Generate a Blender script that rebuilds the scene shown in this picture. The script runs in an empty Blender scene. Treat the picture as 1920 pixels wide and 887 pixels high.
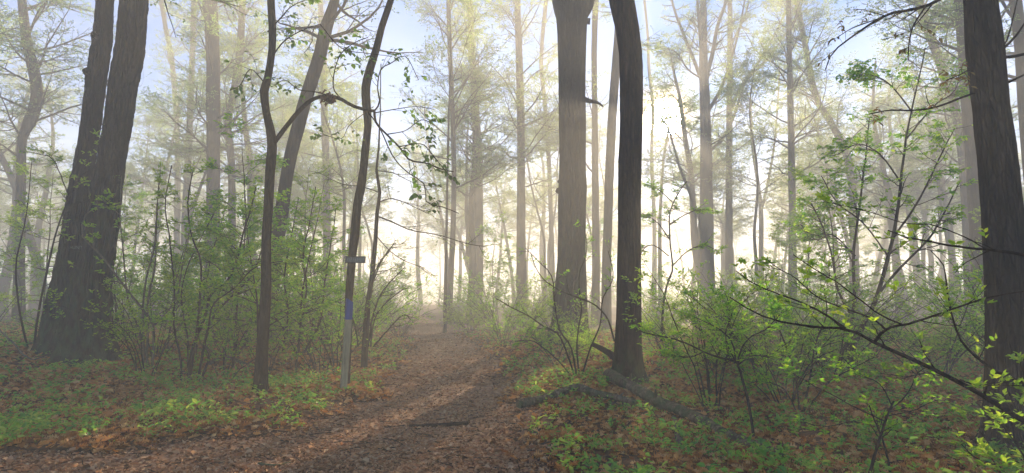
import bpy, math, random
import numpy as np
from mathutils import Vector, Matrix

SC = bpy.context.scene
COL = SC.collection
# ------------------------------------------------------------------ camera
F_PX = 1048.0                      # focal length in the photograph's pixels (1920 wide)
PITCH = math.radians(6.4)
CAM_Z = 1.6
cam_d = bpy.data.cameras.new("camera"); cam = bpy.data.objects.new("camera", cam_d); COL.objects.link(cam)
cam_d.sensor_width = 36.0; cam_d.lens = F_PX / 1920.0 * 36.0
cam_d.clip_start = 0.05; cam_d.clip_end = 3000.0
cam.location = (0, 0, CAM_Z); cam.rotation_euler = (math.radians(90) + PITCH, 0, 0)
SC.camera = cam
FW = np.array([0, math.cos(PITCH), math.sin(PITCH)]); UP = np.array([0, -math.sin(PITCH), math.cos(PITCH)])
def ray(px, py):
    return FW + np.array([1., 0, 0]) * (px - 960) / F_PX + UP * (443.5 - py) / F_PX
# ------------------------------------------------------------------ light
SUN_DIR = ray(1244, 220); SUN_DIR = SUN_DIR / np.linalg.norm(SUN_DIR)     # towards the sun
SUN_EL = math.asin(SUN_DIR[2]); SUN_AZ = math.atan2(SUN_DIR[0], SUN_DIR[1])
EXPOSURE = 1.85
SUN_STRENGTH = 4.8
SKY_STRENGTH = 0.078
HAZE_DENSITY = 0.0102
HAZE_ANISO = 0.27
HAZE_TOP = 25.0
w = bpy.data.worlds.new("World"); SC.world = w; w.use_nodes = True
nt = w.node_tree; nt.nodes.clear()
out = nt.nodes.new("ShaderNodeOutputWorld"); bg = nt.nodes.new("ShaderNodeBackground")
sky = nt.nodes.new("ShaderNodeTexSky"); sky.sky_type = 'NISHITA'; sky.sun_disc = False
sky.sun_elevation = SUN_EL; sky.sun_rotation = SUN_AZ
sky.altitude = 1200.0; sky.air_density = 1.0; sky.dust_density = 0.1; sky.ozone_density = 6.0
bg.inputs[1].default_value = SKY_STRENGTH
nt.links.new(sky.outputs[0], bg.inputs[0])
# the sun itself, a small bright disc in the sky
tc = nt.nodes.new("ShaderNodeTexCoord"); dp = nt.nodes.new("ShaderNodeVectorMath"); dp.operation = 'DOT_PRODUCT'
nt.links.new(tc.outputs['Generated'], dp.inputs[0]); dp.inputs[1].default_value = tuple(SUN_DIR)
mr = nt.nodes.new("ShaderNodeMapRange"); mr.inputs[1].default_value = math.cos(math.radians(1.9)); mr.inputs[2].default_value = math.cos(math.radians(1.1))
nt.links.new(dp.outputs['Value'], mr.inputs[0])
pw = nt.nodes.new("ShaderNodeMath"); pw.operation = 'MULTIPLY_ADD'; pw.inputs[1].default_value = 500.0
nt.links.new(mr.outputs[0], pw.inputs[0])
au = nt.nodes.new("ShaderNodeMath"); au.operation = 'POWER'; au.inputs[1].default_value = 2600.0       # hazy glow round the sun, painted into the sky's emission
cl = nt.nodes.new("ShaderNodeMath"); cl.operation = 'MAXIMUM'; cl.inputs[1].default_value = 0.0; nt.links.new(dp.outputs['Value'], cl.inputs[0])
nt.links.new(cl.outputs[0], au.inputs[0]); am = nt.nodes.new("ShaderNodeMath"); am.operation = 'MULTIPLY'; am.inputs[1].default_value = 11.0
nt.links.new(au.outputs[0], am.inputs[0]); nt.links.new(am.outputs[0], pw.inputs[2])
bg2 = nt.nodes.new("ShaderNodeBackground"); bg2.inputs[0].default_value = (1, 0.64, 0.28, 1)
nt.links.new(pw.outputs[0], bg2.inputs[1])
ad = nt.nodes.new("ShaderNodeAddShader"); nt.links.new(bg.outputs[0], ad.inputs[0]); nt.links.new(bg2.outputs[0], ad.inputs[1])
nt.links.new(ad.outputs[0], out.inputs[0])
w.cycles.sampling_method = 'MANUAL'; w.cycles.sample_map_resolution = 1024

sd = bpy.data.lights.new("sun", 'SUN'); sun = bpy.data.objects.new("sun", sd); COL.objects.link(sun)
sd.energy = SUN_STRENGTH; sd.angle = math.radians(0.5); sd.color = (1.0, 0.80, 0.56)
sun.rotation_euler = Vector(tuple(SUN_DIR)).to_track_quat('Z', 'Y').to_euler()
sun.location = (10, 30, 30)
SC.view_settings.view_transform = 'Standard'; SC.view_settings.look = 'None'
SC.view_settings.exposure = EXPOSURE; SC.view_settings.gamma = 1.0; SC.view_settings.use_curve_mapping = False
SC.render.engine = 'CYCLES'
cy = SC.cycles
cy.max_bounces = 8; cy.diffuse_bounces = 3; cy.glossy_bounces = 1; cy.transmission_bounces = 3; cy.volume_bounces = 5; cy.transparent_max_bounces = 8
cy.sample_clamp_indirect = 8.0; cy.use_denoising = True
cy.caustics_reflective = False; cy.caustics_refractive = False
try: cy.denoiser = 'OPENIMAGEDENOISE'; cy.denoising_input_passes = 'RGB_ALBEDO_NORMAL'; cy.denoising_prefilter = 'ACCURATE'
except Exception: pass

# ------------------------------------------------------------------ tagging
def tag(o, label=None, cat=None, group=None, kind=None):
    for k, v in (('label', label), ('category', cat), ('group', group), ('kind', kind)):
        if v: o[k] = v
    return o
def empty(name, loc):
    o = bpy.data.objects.new(name, None); o.location = tuple(loc); o.empty_display_size = 0.3; COL.objects.link(o); return o
def copy_tree(o, parent=None):
    c = o.copy(); COL.objects.link(c); c.parent = parent
    for ch in list(o.children): copy_tree(ch, c)
    return c

# ------------------------------------------------------------------ mesh collector
class MB:
    def __init__(s): s.v = []; s.f = []; s.n = 0
    def add(s, verts, faces, mat=0, smooth=True):
        verts = np.asarray(verts, float).reshape(-1, 3); faces = np.asarray(faces, np.int64)
        if len(verts) == 0: return
        s.v.append(verts); s.f.append((faces + s.n, mat, smooth)); s.n += len(verts)
    def build(s, name, mats, parent=None, origin=(0, 0, 0)):
        me = bpy.data.meshes.new(name)
        V = np.concatenate(s.v) - np.asarray(origin, float)
        loops = np.concatenate([f.ravel() for f, m, sm in s.f])
        tot = np.concatenate([np.full(len(f), f.shape[1]) for f, m, sm in s.f])
        mi = np.concatenate([np.full(len(f), m) for f, m, sm in s.f])
        smo = np.concatenate([np.full(len(f), sm) for f, m, sm in s.f])
        start = np.concatenate([[0], np.cumsum(tot)[:-1]])
        me.vertices.add(len(V)); me.vertices.foreach_set('co', V.ravel())
        me.loops.add(len(loops)); me.loops.foreach_set('vertex_index', loops.astype(np.int32))
        me.polygons.add(len(tot)); me.polygons.foreach_set('loop_start', start.astype(np.int32))
        try: me.polygons.foreach_set('loop_total', tot.astype(np.int32))
        except Exception: pass
        me.polygons.foreach_set('material_index', mi.astype(np.int32))
        me.polygons.foreach_set('use_smooth', smo.astype(bool))
        for m in (mats if isinstance(mats, (list, tuple)) else [mats]): me.materials.append(m)
        me.update(calc_edges=True); me.validate()
        o = bpy.data.objects.new(name, me); COL.objects.link(o)
        if parent is not None: o.parent = parent
        else: o.location = tuple(origin)
        return o

def norm(a): return a / np.maximum(np.linalg.norm(a, axis=-1, keepdims=True), 1e-9)
def tubes(P, R, sides):
    """P (n,k,3) centre lines, R (n,k) radii -> verts, quads"""
    P = np.asarray(P, float); R = np.asarray(R, float)
    n, k, _ = P.shape
    T = norm(np.gradient(P, axis=1))
    ref = np.where(np.abs(T[:, :1, 2:3]) > 0.8, np.array([1., 0, 0]), np.array([0, 0, 1.]))
    ref = np.broadcast_to(ref, T.shape)
    A = norm(np.cross(T, ref)); B = np.cross(T, A)
    th = np.arange(sides) * 2 * math.pi / sides
    V = P[:, :, None, :] + R[:, :, None, None] * (np.cos(th)[None, None, :, None] * A[:, :, None, :] + np.sin(th)[None, None, :, None] * B[:, :, None, :])
    idx = np.arange(n * k * sides).reshape(n, k, sides)
    a = idx[:, :-1, :]; b = np.roll(a, -1, axis=2); c = idx[:, 1:, :]; d = np.roll(c, -1, axis=2)
    return V.reshape(-1, 3), np.stack([a, b, d, c], -1).reshape(-1, 4)

def smooth_line(pts, step):
    """Catmull-Rom through control rows (x,y,z,r...)"""
    pts = np.asarray(pts, float)
    if len(pts) < 3:
        L = np.linalg.norm(pts[-1, :3] - pts[0, :3]); k = max(3, int(L / step) + 1)
        t = np.linspace(0, 1, k)[:, None]; return pts[0] * (1 - t) + pts[-1] * t
    Q = np.vstack([2 * pts[0] - pts[1], pts, 2 * pts[-1] - pts[-2]])
    o = []
    for i in range(1, len(Q) - 2):
        L = np.linalg.norm(Q[i + 1, :3] - Q[i, :3]); k = max(2, int(L / step))
        t = np.linspace(0, 1, k, endpoint=False)[:, None]
        p0, p1, p2, p3 = Q[i - 1], Q[i], Q[i + 1], Q[i + 2]
        o.append(0.5 * ((2 * p1) + (-p0 + p2) * t + (2 * p0 - 5 * p1 + 4 * p2 - p3) * t ** 2 + (-p0 + 3 * p1 - 3 * p2 + p3) * t ** 3))
    o.append(pts[-1:]); o = np.vstack(o)
    if o.shape[1] > 3: o[:, 3] = np.maximum(o[:, 3], pts[:, 3].min() * 0.8)
    return o

def trunk_mesh(mb, line, sides=20, flare=0.0, flare_h=0.5, rough=0.04, seed=0, mat=0, lobes=5, furrow=0.0):
    """line (k,4) from the ground up"""
    rng = np.random.default_rng(seed)
    k = len(line); z0 = line[0, 2]
    T = norm(np.gradient(line[:, :3], axis=0))
    A = norm(np.cross(T, np.array([0, 1., 0.001]))); B = np.cross(T, A)
    th = np.arange(sides) * 2 * math.pi / sides
    s = np.concatenate([[0], np.cumsum(np.linalg.norm(np.diff(line[:, :3], axis=0), axis=1))])
    rad = np.ones((k, sides))
    for j in range(7):
        m = rng.integers(1, 6); kz = rng.uniform(0.4, 3.5); ph = rng.uniform(0, 6.28, 2)
        rad += rough * rng.uniform(0.3, 1) * np.cos(m * th[None, :] + ph[0]) * np.cos(kz * s[:, None] + ph[1])
    if furrow:                                  # real bark ridges, broken along their length
        fr = np.zeros((k, sides)); S_ = s[:, None]; TH_ = th[None, :]
        for j in range(9):
            m = rng.integers(9, 26); kz = rng.uniform(0.6, 5.5); ph = rng.uniform(0, 6.28, 3)
            fr += np.sin(m * TH_ + 1.6 * np.sin(kz * S_ + ph[0]) + ph[1]) * (0.6 + 0.4 * np.sin(kz * 1.7 * S_ + ph[2] + 2 * TH_))
        brk = sum(np.sin(rng.integers(4, 12) * TH_ + rng.uniform(8, 22) * S_ + rng.uniform(0, 6.28)) for _ in range(5))
        rad += (-np.abs(fr) * 0.5 + 0.22 * brk) * furrow / line[:, 3:4] * 0.5 + rng.normal(0, 0.12, (k, sides)) * furrow / line[:, 3:4]
    hh = np.maximum(line[:, 2] - z0, 0)[:, None]
    ph = rng.uniform(0, 6.28)
    lob = (0.62 + 0.38 * np.cos(lobes * th + ph + 0.6 * np.sin(2 * th)))[None, :]
    rad += flare * np.exp(-hh / flare_h) * lob
    V = line[:, None, :3] + (line[:, 3:4] * rad)[:, :, None] * (np.cos(th)[None, :, None] * A[:, None, :] + np.sin(th)[None, :, None] * B[:, None, :])
    idx = np.arange(k * sides).reshape(k, sides)
    a = idx[:-1]; b = np.roll(a, -1, 1); c = idx[1:]; d = np.roll(c, -1, 1)
    mb.add(V.reshape(-1, 3), np.stack([a, b, d, c], -1).reshape(-1, 4), mat)

def resample(line, k):
    s = np.concatenate([[0], np.cumsum(np.linalg.norm(np.diff(line[:, :3], axis=0), axis=1))])
    t = np.linspace(0, s[-1], k)
    return np.stack([np.interp(t, s, line[:, j]) for j in range(line.shape[1])], -1)

def spawn(rng, P, R, m, L, ang, k=6, tmin=0.2, tmax=1.0, up=0.15, wob=0.15, rr=0.5, flat=0.0, rmin=0.003, taper=0.35, tpow=1.0, shrink=0.5):
    """children of every line: m each. returns P (n*m,k,3), R"""
    n, kk, _ = P.shape
    t = tmin + (tmax - tmin) * rng.uniform(0, 1, (n, m)) ** tpow
    x = t * (kk - 1); i = np.minimum(x.astype(int), kk - 2); f = (x - i)[..., None]
    ar = np.arange(n)[:, None]
    S = P[ar, i] * (1 - f) + P[ar, i + 1] * f
    RS = R[ar, i] * (1 - f[..., 0]) + R[ar, i + 1] * f[..., 0]
    T = norm(P[ar, i + 1] - P[ar, i])
    rnd = norm(rng.normal(0, 1, T.shape)); rnd[..., 2] *= (1 - flat)
    side = norm(rnd - (rnd * T).sum(-1, keepdims=True) * T)
    a = np.radians(rng.uniform(ang[0], ang[1], t.shape))[..., None]
    D = norm(np.cos(a) * T + np.sin(a) * side)
    if flat: D[..., 2] *= (1 - flat * 0.6); D = norm(D)
    LL = (rng.uniform(L[0], L[1], t.shape) * (1 - shrink * t))[..., None]
    S = S.reshape(-1, 3); D = D.reshape(-1, 3); LL = LL.reshape(-1, 1); RS = RS.reshape(-1)
    pts = [S]; step = LL / (k - 1)
    for _ in range(k - 1):
        D = norm(D + rng.normal(0, wob, D.shape) + np.array([0, 0, up / (k - 1)]))
        pts.append(pts[-1] + D * step)
    PP = np.stack(pts, 1)
    r0 = np.maximum(RS * rr, rmin)
    RR = r0[:, None] * np.linspace(1, taper, k)[None, :]
    return PP, np.maximum(RR, rmin * 0.5)

def leaves(mb, pos, axis, nrm, size, mat=1, width=0.55, fold=0.25, shape='fold'):
    n = len(pos)
    if n == 0: return
    axis = norm(axis); side = norm(np.cross(nrm, axis)); nn = np.cross(axis, side)
    s = np.asarray(size)[:, None]
    wd = np.broadcast_to(np.asarray(width), (n,))[:, None]
    fo = np.broadcast_to(np.asarray(fold), (n,))[:, None]
    def pt(u, v, h): return pos + s * (axis * u + side * v * wd + nn * h * fo)
    if shape == 'fold':
        V = np.stack([pt(0, 0, 0), pt(0.28, 0.46, 0.45), pt(0.66, 0.36, 0.36), pt(1, 0, -0.25), pt(0.66, -0.36, 0.36), pt(0.28, -0.46, 0.45)], 1)
        b = np.arange(n)[:, None] * 6
        Fc = np.concatenate([b + np.array([[0, 3, 2, 1]]), b + np.array([[0, 5, 4, 3]])])
    elif shape == 'quad':
        V = np.stack([pt(0, 0, 0), pt(0.45, 0.5, 0.2), pt(1, 0, 0), pt(0.45, -0.5, 0.2)], 1)
        Fc = np.arange(n)[:, None] * 4 + np.array([[0, 1, 2, 3]])
    else:  # lobed dead oak leaf: 2 strips sharing the midrib
        prof = [(0.0, 0.03), (0.18, 0.28), (0.27, 0.12), (0.42, 0.5), (0.52, 0.18), (0.68, 0.46), (0.78, 0.16), (0.9, 0.2)]
        cols = []
        for u, v in prof: cols += [pt(u, v, v * 1.1 + 0.5 * (u - .5) ** 2), pt(u, 0, 0.5 * (u - .5) ** 2), pt(u, -v, v * 0.9 + 0.5 * (u - .5) ** 2)]
        cols.append(pt(1.0, 0, 0.1))
        V = np.stack(cols, 1); nv = V.shape[1]; b = np.arange(n)[:, None] * nv
        fl = []
        for i in range(len(prof) - 1):
            fl.append(b + np.array([[3 * i, 3 * i + 1, 3 * i + 4, 3 * i + 3]])); fl.append(b + np.array([[3 * i + 1, 3 * i + 2, 3 * i + 5, 3 * i + 4]]))
        Fc = np.concatenate(fl)
        e = 3 * (len(prof) - 1)
        mb.add(V.reshape(-1, 3), Fc, mat, False)
        return
    mb.add(V.reshape(-1, 3), Fc, mat, False)

def leaf_on(rng, mb, P, m, size, mat=1, droop=0.2, tmin=0.15, jit=0.35, width=0.55, shape='fold', fold=0.25, upright=0.0):
    """m leaves along each twig, set left and right"""
    n, k, _ = P.shape
    t = (np.arange(m)[None, :] + rng.uniform(0.1, 0.9, (n, m))) / m; t = tmin + (1 - tmin) * t
    x = t * (k - 1); i = np.minimum(x.astype(int), k - 2); f = (x - i)[..., None]
    ar = np.arange(n)[:, None]
    S = P[ar, i] * (1 - f) + P[ar, i + 1] * f
    T = norm(P[ar, i + 1] - P[ar, i])
    sd_ = norm(np.cross(T, np.array([0, 0, 1.])) + 1e-4) * np.where(np.arange(m) % 2, 1., -1.)[None, :, None]
    ax = norm(0.6 * T + 0.8 * sd_ + rng.normal(0, jit, T.shape) + np.array([0, 0, -droop + upright]))
    nr = norm(np.array([0, 0, 1.]) + rng.normal(0, jit, T.shape) + upright * -T)
    sz = rng.uniform(size[0], size[1], (n * m,))
    leaves(mb, S.reshape(-1, 3), ax.reshape(-1, 3), nr.reshape(-1, 3), sz, mat, width=width, fold=fold, shape=shape)

# ------------------------------------------------------------------ materials
def new_mat(name):
    m = bpy.data.materials.new(name); m.use_nodes = True; m.node_tree.nodes.clear(); return m, m.node_tree
def N(nt, t, **kw):
    n = nt.nodes.new(t)
    for k, v in kw.items(): setattr(n, k, v)
    return n
def ramp(nt, stops, fac):
    r = N(nt, "ShaderNodeValToRGB"); cr = r.color_ramp
    while len(cr.elements) < len(stops): cr.elements.new(0.5)
    for e, (p, c) in zip(cr.elements, stops): e.position = p; e.color = (*c, 1)
    nt.links.new(fac, r.inputs[0]); return r.outputs[0]
def noise(nt, vec, scale, detail=4, rough=0.55, dist=0.0):
    n = N(nt, "ShaderNodeTexNoise"); n.inputs['Scale'].default_value = scale; n.inputs['Detail'].default_value = detail
    n.inputs['Roughness'].default_value = rough; n.inputs['Distortion'].default_value = dist
    nt.links.new(vec, n.inputs['Vector']); return n.outputs['Fac']
def mapping(nt, src, sc):
    m = N(nt, "ShaderNodeMapping"); m.inputs['Scale'].default_value = sc; nt.links.new(src, m.inputs[0]); return m.outputs[0]

def bark_mat(name, dark, mid, light, vs=9.0, bump=0.6, moss=None, sheen=0.0):
    m, nt = new_mat(name); L = nt.links
    o = N(nt, "ShaderNodeOutputMaterial"); b = N(nt, "ShaderNodeBsdfPrincipled"); L.new(b.outputs[0], o.inputs[0])
    b.inputs['Roughness'].default_value = 1.0; b.inputs['Specular IOR Level'].default_value = 0.03
    g = N(nt, "ShaderNodeTexCoord")
    v1 = mapping(nt, g.outputs['Object'], (vs, vs, vs * 0.13)); n1 = noise(nt, v1, 1.6, 6, 0.65, 0.9)
    v2 = mapping(nt, g.outputs['Object'], (1, 1, 0.5)); n2 = noise(nt, v2, 1.7, 4)
    vo = N(nt, "ShaderNodeTexVoronoi"); vo.feature = 'DISTANCE_TO_EDGE'; L.new(mapping(nt, g.outputs['Object'], (vs * 2.0, vs * 2.0, vs * 0.35)), vo.inputs['Vector']); vo.inputs['Scale'].default_value = 1.0
    c = ramp(nt, [(0.28, dark), (0.5, mid), (0.75, light)], n1)
    mx = N(nt, "ShaderNodeMix", data_type='RGBA', blend_type='MULTIPLY'); mx.inputs[0].default_value = 0.7
    L.new(c, mx.inputs[6]); L.new(ramp(nt, [(0.0, (0.45, 0.42, 0.4)), (0.12, (1, 1, 1))], vo.outputs['Distance']), mx.inputs[7])
    mx2 = N(nt, "ShaderNodeMix", data_type='RGBA', blend_type='MULTIPLY'); mx2.inputs[0].default_value = 0.6
    L.new(mx.outputs[2], mx2.inputs[6]); L.new(ramp(nt, [(0.3, (0.6, 0.62, 0.6)), (0.7, (1.25, 1.2, 1.15))], n2), mx2.inputs[7])
    colr = mx2.outputs[2]
    if moss:
        geo = N(nt, "ShaderNodeNewGeometry"); sp = N(nt, "ShaderNodeSeparateXYZ"); L.new(geo.outputs['Position'], sp.inputs[0])
        mrz = N(nt, "ShaderNodeMapRange"); mrz.inputs[1].default_value = moss[1]; mrz.inputs[2].default_value = 0.1; L.new(sp.outputs[2], mrz.inputs[0])
        mm = N(nt, "ShaderNodeMath", operation='MULTIPLY'); L.new(mrz.outputs[0], mm.inputs[0])
        L.new(ramp(nt, [(0.42, (0, 0, 0)), (0.62, (1, 1, 1))], noise(nt, mapping(nt, g.outputs['Object'], (3, 3, 1.5)), 2.2, 5)), mm.inputs[1])
        m3 = N(nt, "ShaderNodeMix", data_type='RGBA'); L.new(mm.outputs[0], m3.inputs[0]); L.new(colr, m3.inputs[6]); m3.inputs[7].default_value = (*moss[0], 1)
        colr = m3.outputs[2]
    L.new(colr, b.inputs['Base Color'])
    ad = N(nt, "ShaderNodeMath", operation='ADD'); L.new(n1, ad.inputs[0]); L.new(ramp(nt, [(0.0, (0, 0, 0)), (0.2, (.6, .6, .6))], vo.outputs['Distance']), ad.inputs[1])
    bp = N(nt, "ShaderNodeBump"); bp.inputs['Strength'].default_value = bump; bp.inputs['Distance'].default_value = 0.03
    L.new(ad.outputs[0], bp.inputs['Height']); L.new(bp.outputs[0], b.inputs['Normal'])
    return m

def leaf_mat(name, cols, trans=0.55, tcols=None, gloss=0.03, patch=1.2):
    """thin leaves: diffuse + light passing through; colour varies leaf by leaf"""
    m, nt = new_mat(name); L = nt.links
    o = N(nt, "ShaderNodeOutputMaterial"); geo = N(nt, "ShaderNodeNewGeometry")
    tcn = N(nt, "ShaderNodeTexCoord")
    mixf = N(nt, "ShaderNodeMath", operation='MULTIPLY_ADD'); L.new(noise(nt, tcn.outputs['Object'], patch, 2), mixf.inputs[0]); mixf.inputs[1].default_value = 0.9
    sb = N(nt, "ShaderNodeMath", operation='MULTIPLY_ADD'); L.new(geo.outputs['Random Per Island'], sb.inputs[0]); sb.inputs[1].default_value = 1.0; sb.inputs[2].default_value = -0.45
    L.new(sb.outputs[0], mixf.inputs[2])
    k = len(cols)
    c = ramp(nt, [(i / max(k - 1, 1), cc) for i, cc in enumerate(cols)], mixf.outputs[0])
    tcl = tcols or [(min(1, a * 1.9 + 0.01), min(1, b_ * 2.0), min(1, cc * 1.1)) for a, b_, cc in cols]
    ct = ramp(nt, [(i / max(k - 1, 1), cc) for i, cc in enumerate(tcl)], mixf.outputs[0])
    d = N(nt, "ShaderNodeBsdfDiffuse"); t = N(nt, "ShaderNodeBsdfTranslucent"); L.new(c, d.inputs[0]); L.new(ct, t.inputs[0])
    mx = N(nt, "ShaderNodeMixShader"); mx.inputs[0].default_value = trans; L.new(d.outputs[0], mx.inputs[1]); L.new(t.outputs[0], mx.inputs[2])
    gl = N(nt, "ShaderNodeBsdfGlossy"); gl.inputs['Roughness'].default_value = 0.45; gl.inputs[0].default_value = (1, 1, 1, 1)
    m2 = N(nt, "ShaderNodeMixShader"); m2.inputs[0].default_value = gloss; L.new(mx.outputs[0], m2.inputs[1]); L.new(gl.outputs[0], m2.inputs[2])
    L.new(m2.outputs[0], o.inputs[0])
    return m

M = {}
M['bark_brown'] = bark_mat("bark_brown", (0.01, 0.0062, 0.004), (0.042, 0.025, 0.0155), (0.11, 0.064, 0.039), 9, 0.8, moss=((0.05, 0.075, 0.025), 0.9))
M['bark_edge'] = bark_mat("bark_edge", (0.01, 0.0085, 0.0065), (0.034, 0.027, 0.02), (0.075, 0.06, 0.045), 11, 0.9)
M['bark_oak'] = bark_mat("bark_oak", (0.008, 0.0065, 0.005), (0.032, 0.025, 0.017), (0.095, 0.072, 0.048), 6, 1.4, moss=((0.055, 0.085, 0.035), 4.5))
M['bark_grey'] = bark_mat("bark_grey", (0.022, 0.016, 0.011), (0.055, 0.041, 0.028), (0.1, 0.078, 0.055), 5, 0.8, moss=((0.07, 0.09, 0.045), 1.5))
M['bark_thin'] = bark_mat("bark_thin", (0.012, 0.009, 0.006), (0.04, 0.03, 0.02), (0.11, 0.088, 0.06), 16, 0.5)
M['twig_dark'] = bark_mat("twig_dark", (0.018, 0.013, 0.01), (0.04, 0.03, 0.023), (0.08, 0.06, 0.045), 20, 0.4)
M['twig_pale'] = bark_mat("twig_pale", (0.08, 0.065, 0.045), (0.16, 0.13, 0.09), (0.26, 0.22, 0.16), 20, 0.4)
M['log'] = bark_mat("log_bark", (0.04, 0.03, 0.018), (0.16, 0.118, 0.075), (0.34, 0.27, 0.18), 7, 0.9, moss=((0.06, 0.085, 0.035), 0.9))
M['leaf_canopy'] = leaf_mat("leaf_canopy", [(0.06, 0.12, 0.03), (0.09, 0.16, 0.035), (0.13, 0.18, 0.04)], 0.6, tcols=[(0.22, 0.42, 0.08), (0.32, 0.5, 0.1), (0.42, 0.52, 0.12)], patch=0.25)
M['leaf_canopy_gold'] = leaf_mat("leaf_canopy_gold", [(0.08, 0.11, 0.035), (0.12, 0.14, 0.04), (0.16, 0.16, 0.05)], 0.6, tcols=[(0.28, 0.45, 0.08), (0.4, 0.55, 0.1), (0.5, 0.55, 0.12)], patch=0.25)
M['leaf_shrub'] = leaf_mat("leaf_shrub", [(0.03, 0.11, 0.008), (0.07, 0.21, 0.012), (0.17, 0.32, 0.02)], 0.6, tcols=[(0.12, 0.42, 0.01), (0.32, 0.68, 0.02), (0.6, 0.82, 0.04)], patch=0.8)
M['leaf_near'] = leaf_mat("leaf_near", [(0.05, 0.15, 0.01), (0.10, 0.24, 0.012), (0.22, 0.37, 0.02)], 0.6, tcols=[(0.25, 0.5, 0.03), (0.4, 0.62, 0.04), (0.6, 0.72, 0.06)], patch=1.5)
M['leaf_heart'] = leaf_mat("leaf_heart", [(0.04, 0.09, 0.02), (0.06, 0.13, 0.02), (0.09, 0.17, 0.03)], 0.5)
M['leaf_cover'] = leaf_mat("leaf_cover", [(0.025, 0.11, 0.01), (0.07, 0.25, 0.015), (0.15, 0.34, 0.02), (0.28, 0.4, 0.03)], 0.5, tcols=[(0.12, 0.4, 0.05), (0.25, 0.55, 0.06), (0.4, 0.6, 0.08), (0.55, 0.6, 0.1)], patch=0.9)
M['leaf_litter'] = leaf_mat("leaf_litter", [(0.05, 0.024, 0.008), (0.24, 0.1, 0.022), (0.52, 0.23, 0.05), (0.58, 0.38, 0.16), (0.34, 0.14, 0.03)], 0.2,
                            tcols=[(0.15, 0.05, 0.02), (0.35, 0.12, 0.03), (0.5, 0.2, 0.05), (0.5, 0.3, 0.12), (0.4, 0.15, 0.05)], gloss=0.01, patch=1.2)
M['leaf_path'] = leaf_mat("leaf_path", [(0.10, 0.055, 0.028), (0.30, 0.155, 0.075), (0.42, 0.23, 0.11), (0.48, 0.34, 0.2), (0.33, 0.15, 0.065)], 0.1,
                          tcols=[(0.1, 0.05, 0.02), (0.2, 0.09, 0.03), (0.3, 0.14, 0.05), (0.3, 0.2, 0.1), (0.2, 0.1, 0.05)], gloss=0.0, patch=1.5)
M['leaf_brown'] = leaf_mat("leaf_brown", [(0.10, 0.07, 0.02), (0.15, 0.11, 0.03), (0.12, 0.05, 0.02)], 0.4)
M['leaf_dead'] = leaf_mat("leaf_dead", [(0.05, 0.025, 0.02), (0.10, 0.04, 0.03), (0.08, 0.03, 0.02)], 0.2)

def soil_mat(name, stops, fine=9.0, bump=0.5, lf=0.5):
    m, nt = new_mat(name); L = nt.links
    o = N(nt, "ShaderNodeOutputMaterial"); b = N(nt, "ShaderNodeBsdfPrincipled"); L.new(b.outputs[0], o.inputs[0])
    b.inputs['Roughness'].default_value = 0.95; b.inputs['Specular IOR Level'].default_value = 0.15
    g = N(nt, "ShaderNodeTexCoord")
    n1 = noise(nt, g.outputs['Object'], fine, 8, 0.7, 0.3); n2 = noise(nt, g.outputs['Object'], lf, 5, 0.6)
    vo = N(nt, "ShaderNodeTexVoronoi"); vo.inputs['Scale'].default_value = 22; vo.inputs['Randomness'].default_value = 1
    L.new(g.outputs['Object'], vo.inputs['Vector'])
    a = N(nt, "ShaderNodeMath", operation='MULTIPLY_ADD'); L.new(n1, a.inputs[0]); a.inputs[1].default_value = 0.6
    sp = N(nt, "ShaderNodeSeparateXYZ"); L.new(vo.outputs['Color'], sp.inputs[0])
    a2 = N(nt, "ShaderNodeMath", operation='MULTIPLY'); L.new(sp.outputs[0], a2.inputs[0]); a2.inputs[1].default_value = 0.4; L.new(a2.outputs[0], a.inputs[2])
    c = ramp(nt, stops, a.outputs[0])
    mx = N(nt, "ShaderNodeMix", data_type='RGBA', blend_type='MULTIPLY'); mx.inputs[0].default_value = 1
    L.new(c, mx.inputs[6]); L.new(ramp(nt, [(0.3, (0.55, 0.58, 0.55)), (0.7, (1.25, 1.15, 1.05))], n2), mx.inputs[7])
    L.new(mx.outputs[2], b.inputs['Base Color'])
    bp = N(nt, "ShaderNodeBump"); bp.inputs['Strength'].default_value = bump; bp.inputs['Distance'].default_value = 0.04
    L.new(a.outputs[0], bp.inputs['Height']); L.new(bp.outputs[0], b.inputs['Normal'])
    return m
M['floor'] = soil_mat("forest_floor_soil", [(0.25, (0.025, 0.016, 0.01)), (0.45, (0.07, 0.038, 0.02)), (0.6, (0.13, 0.06, 0.028)), (0.8, (0.17, 0.1, 0.05))])
M['path'] = soil_mat("trodden_path_soil", [(0.25, (0.12, 0.068, 0.036)), (0.45, (0.27, 0.155, 0.085)), (0.62, (0.36, 0.215, 0.12)), (0.8, (0.44, 0.31, 0.2))], 12, 0.7, 0.35)

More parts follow.
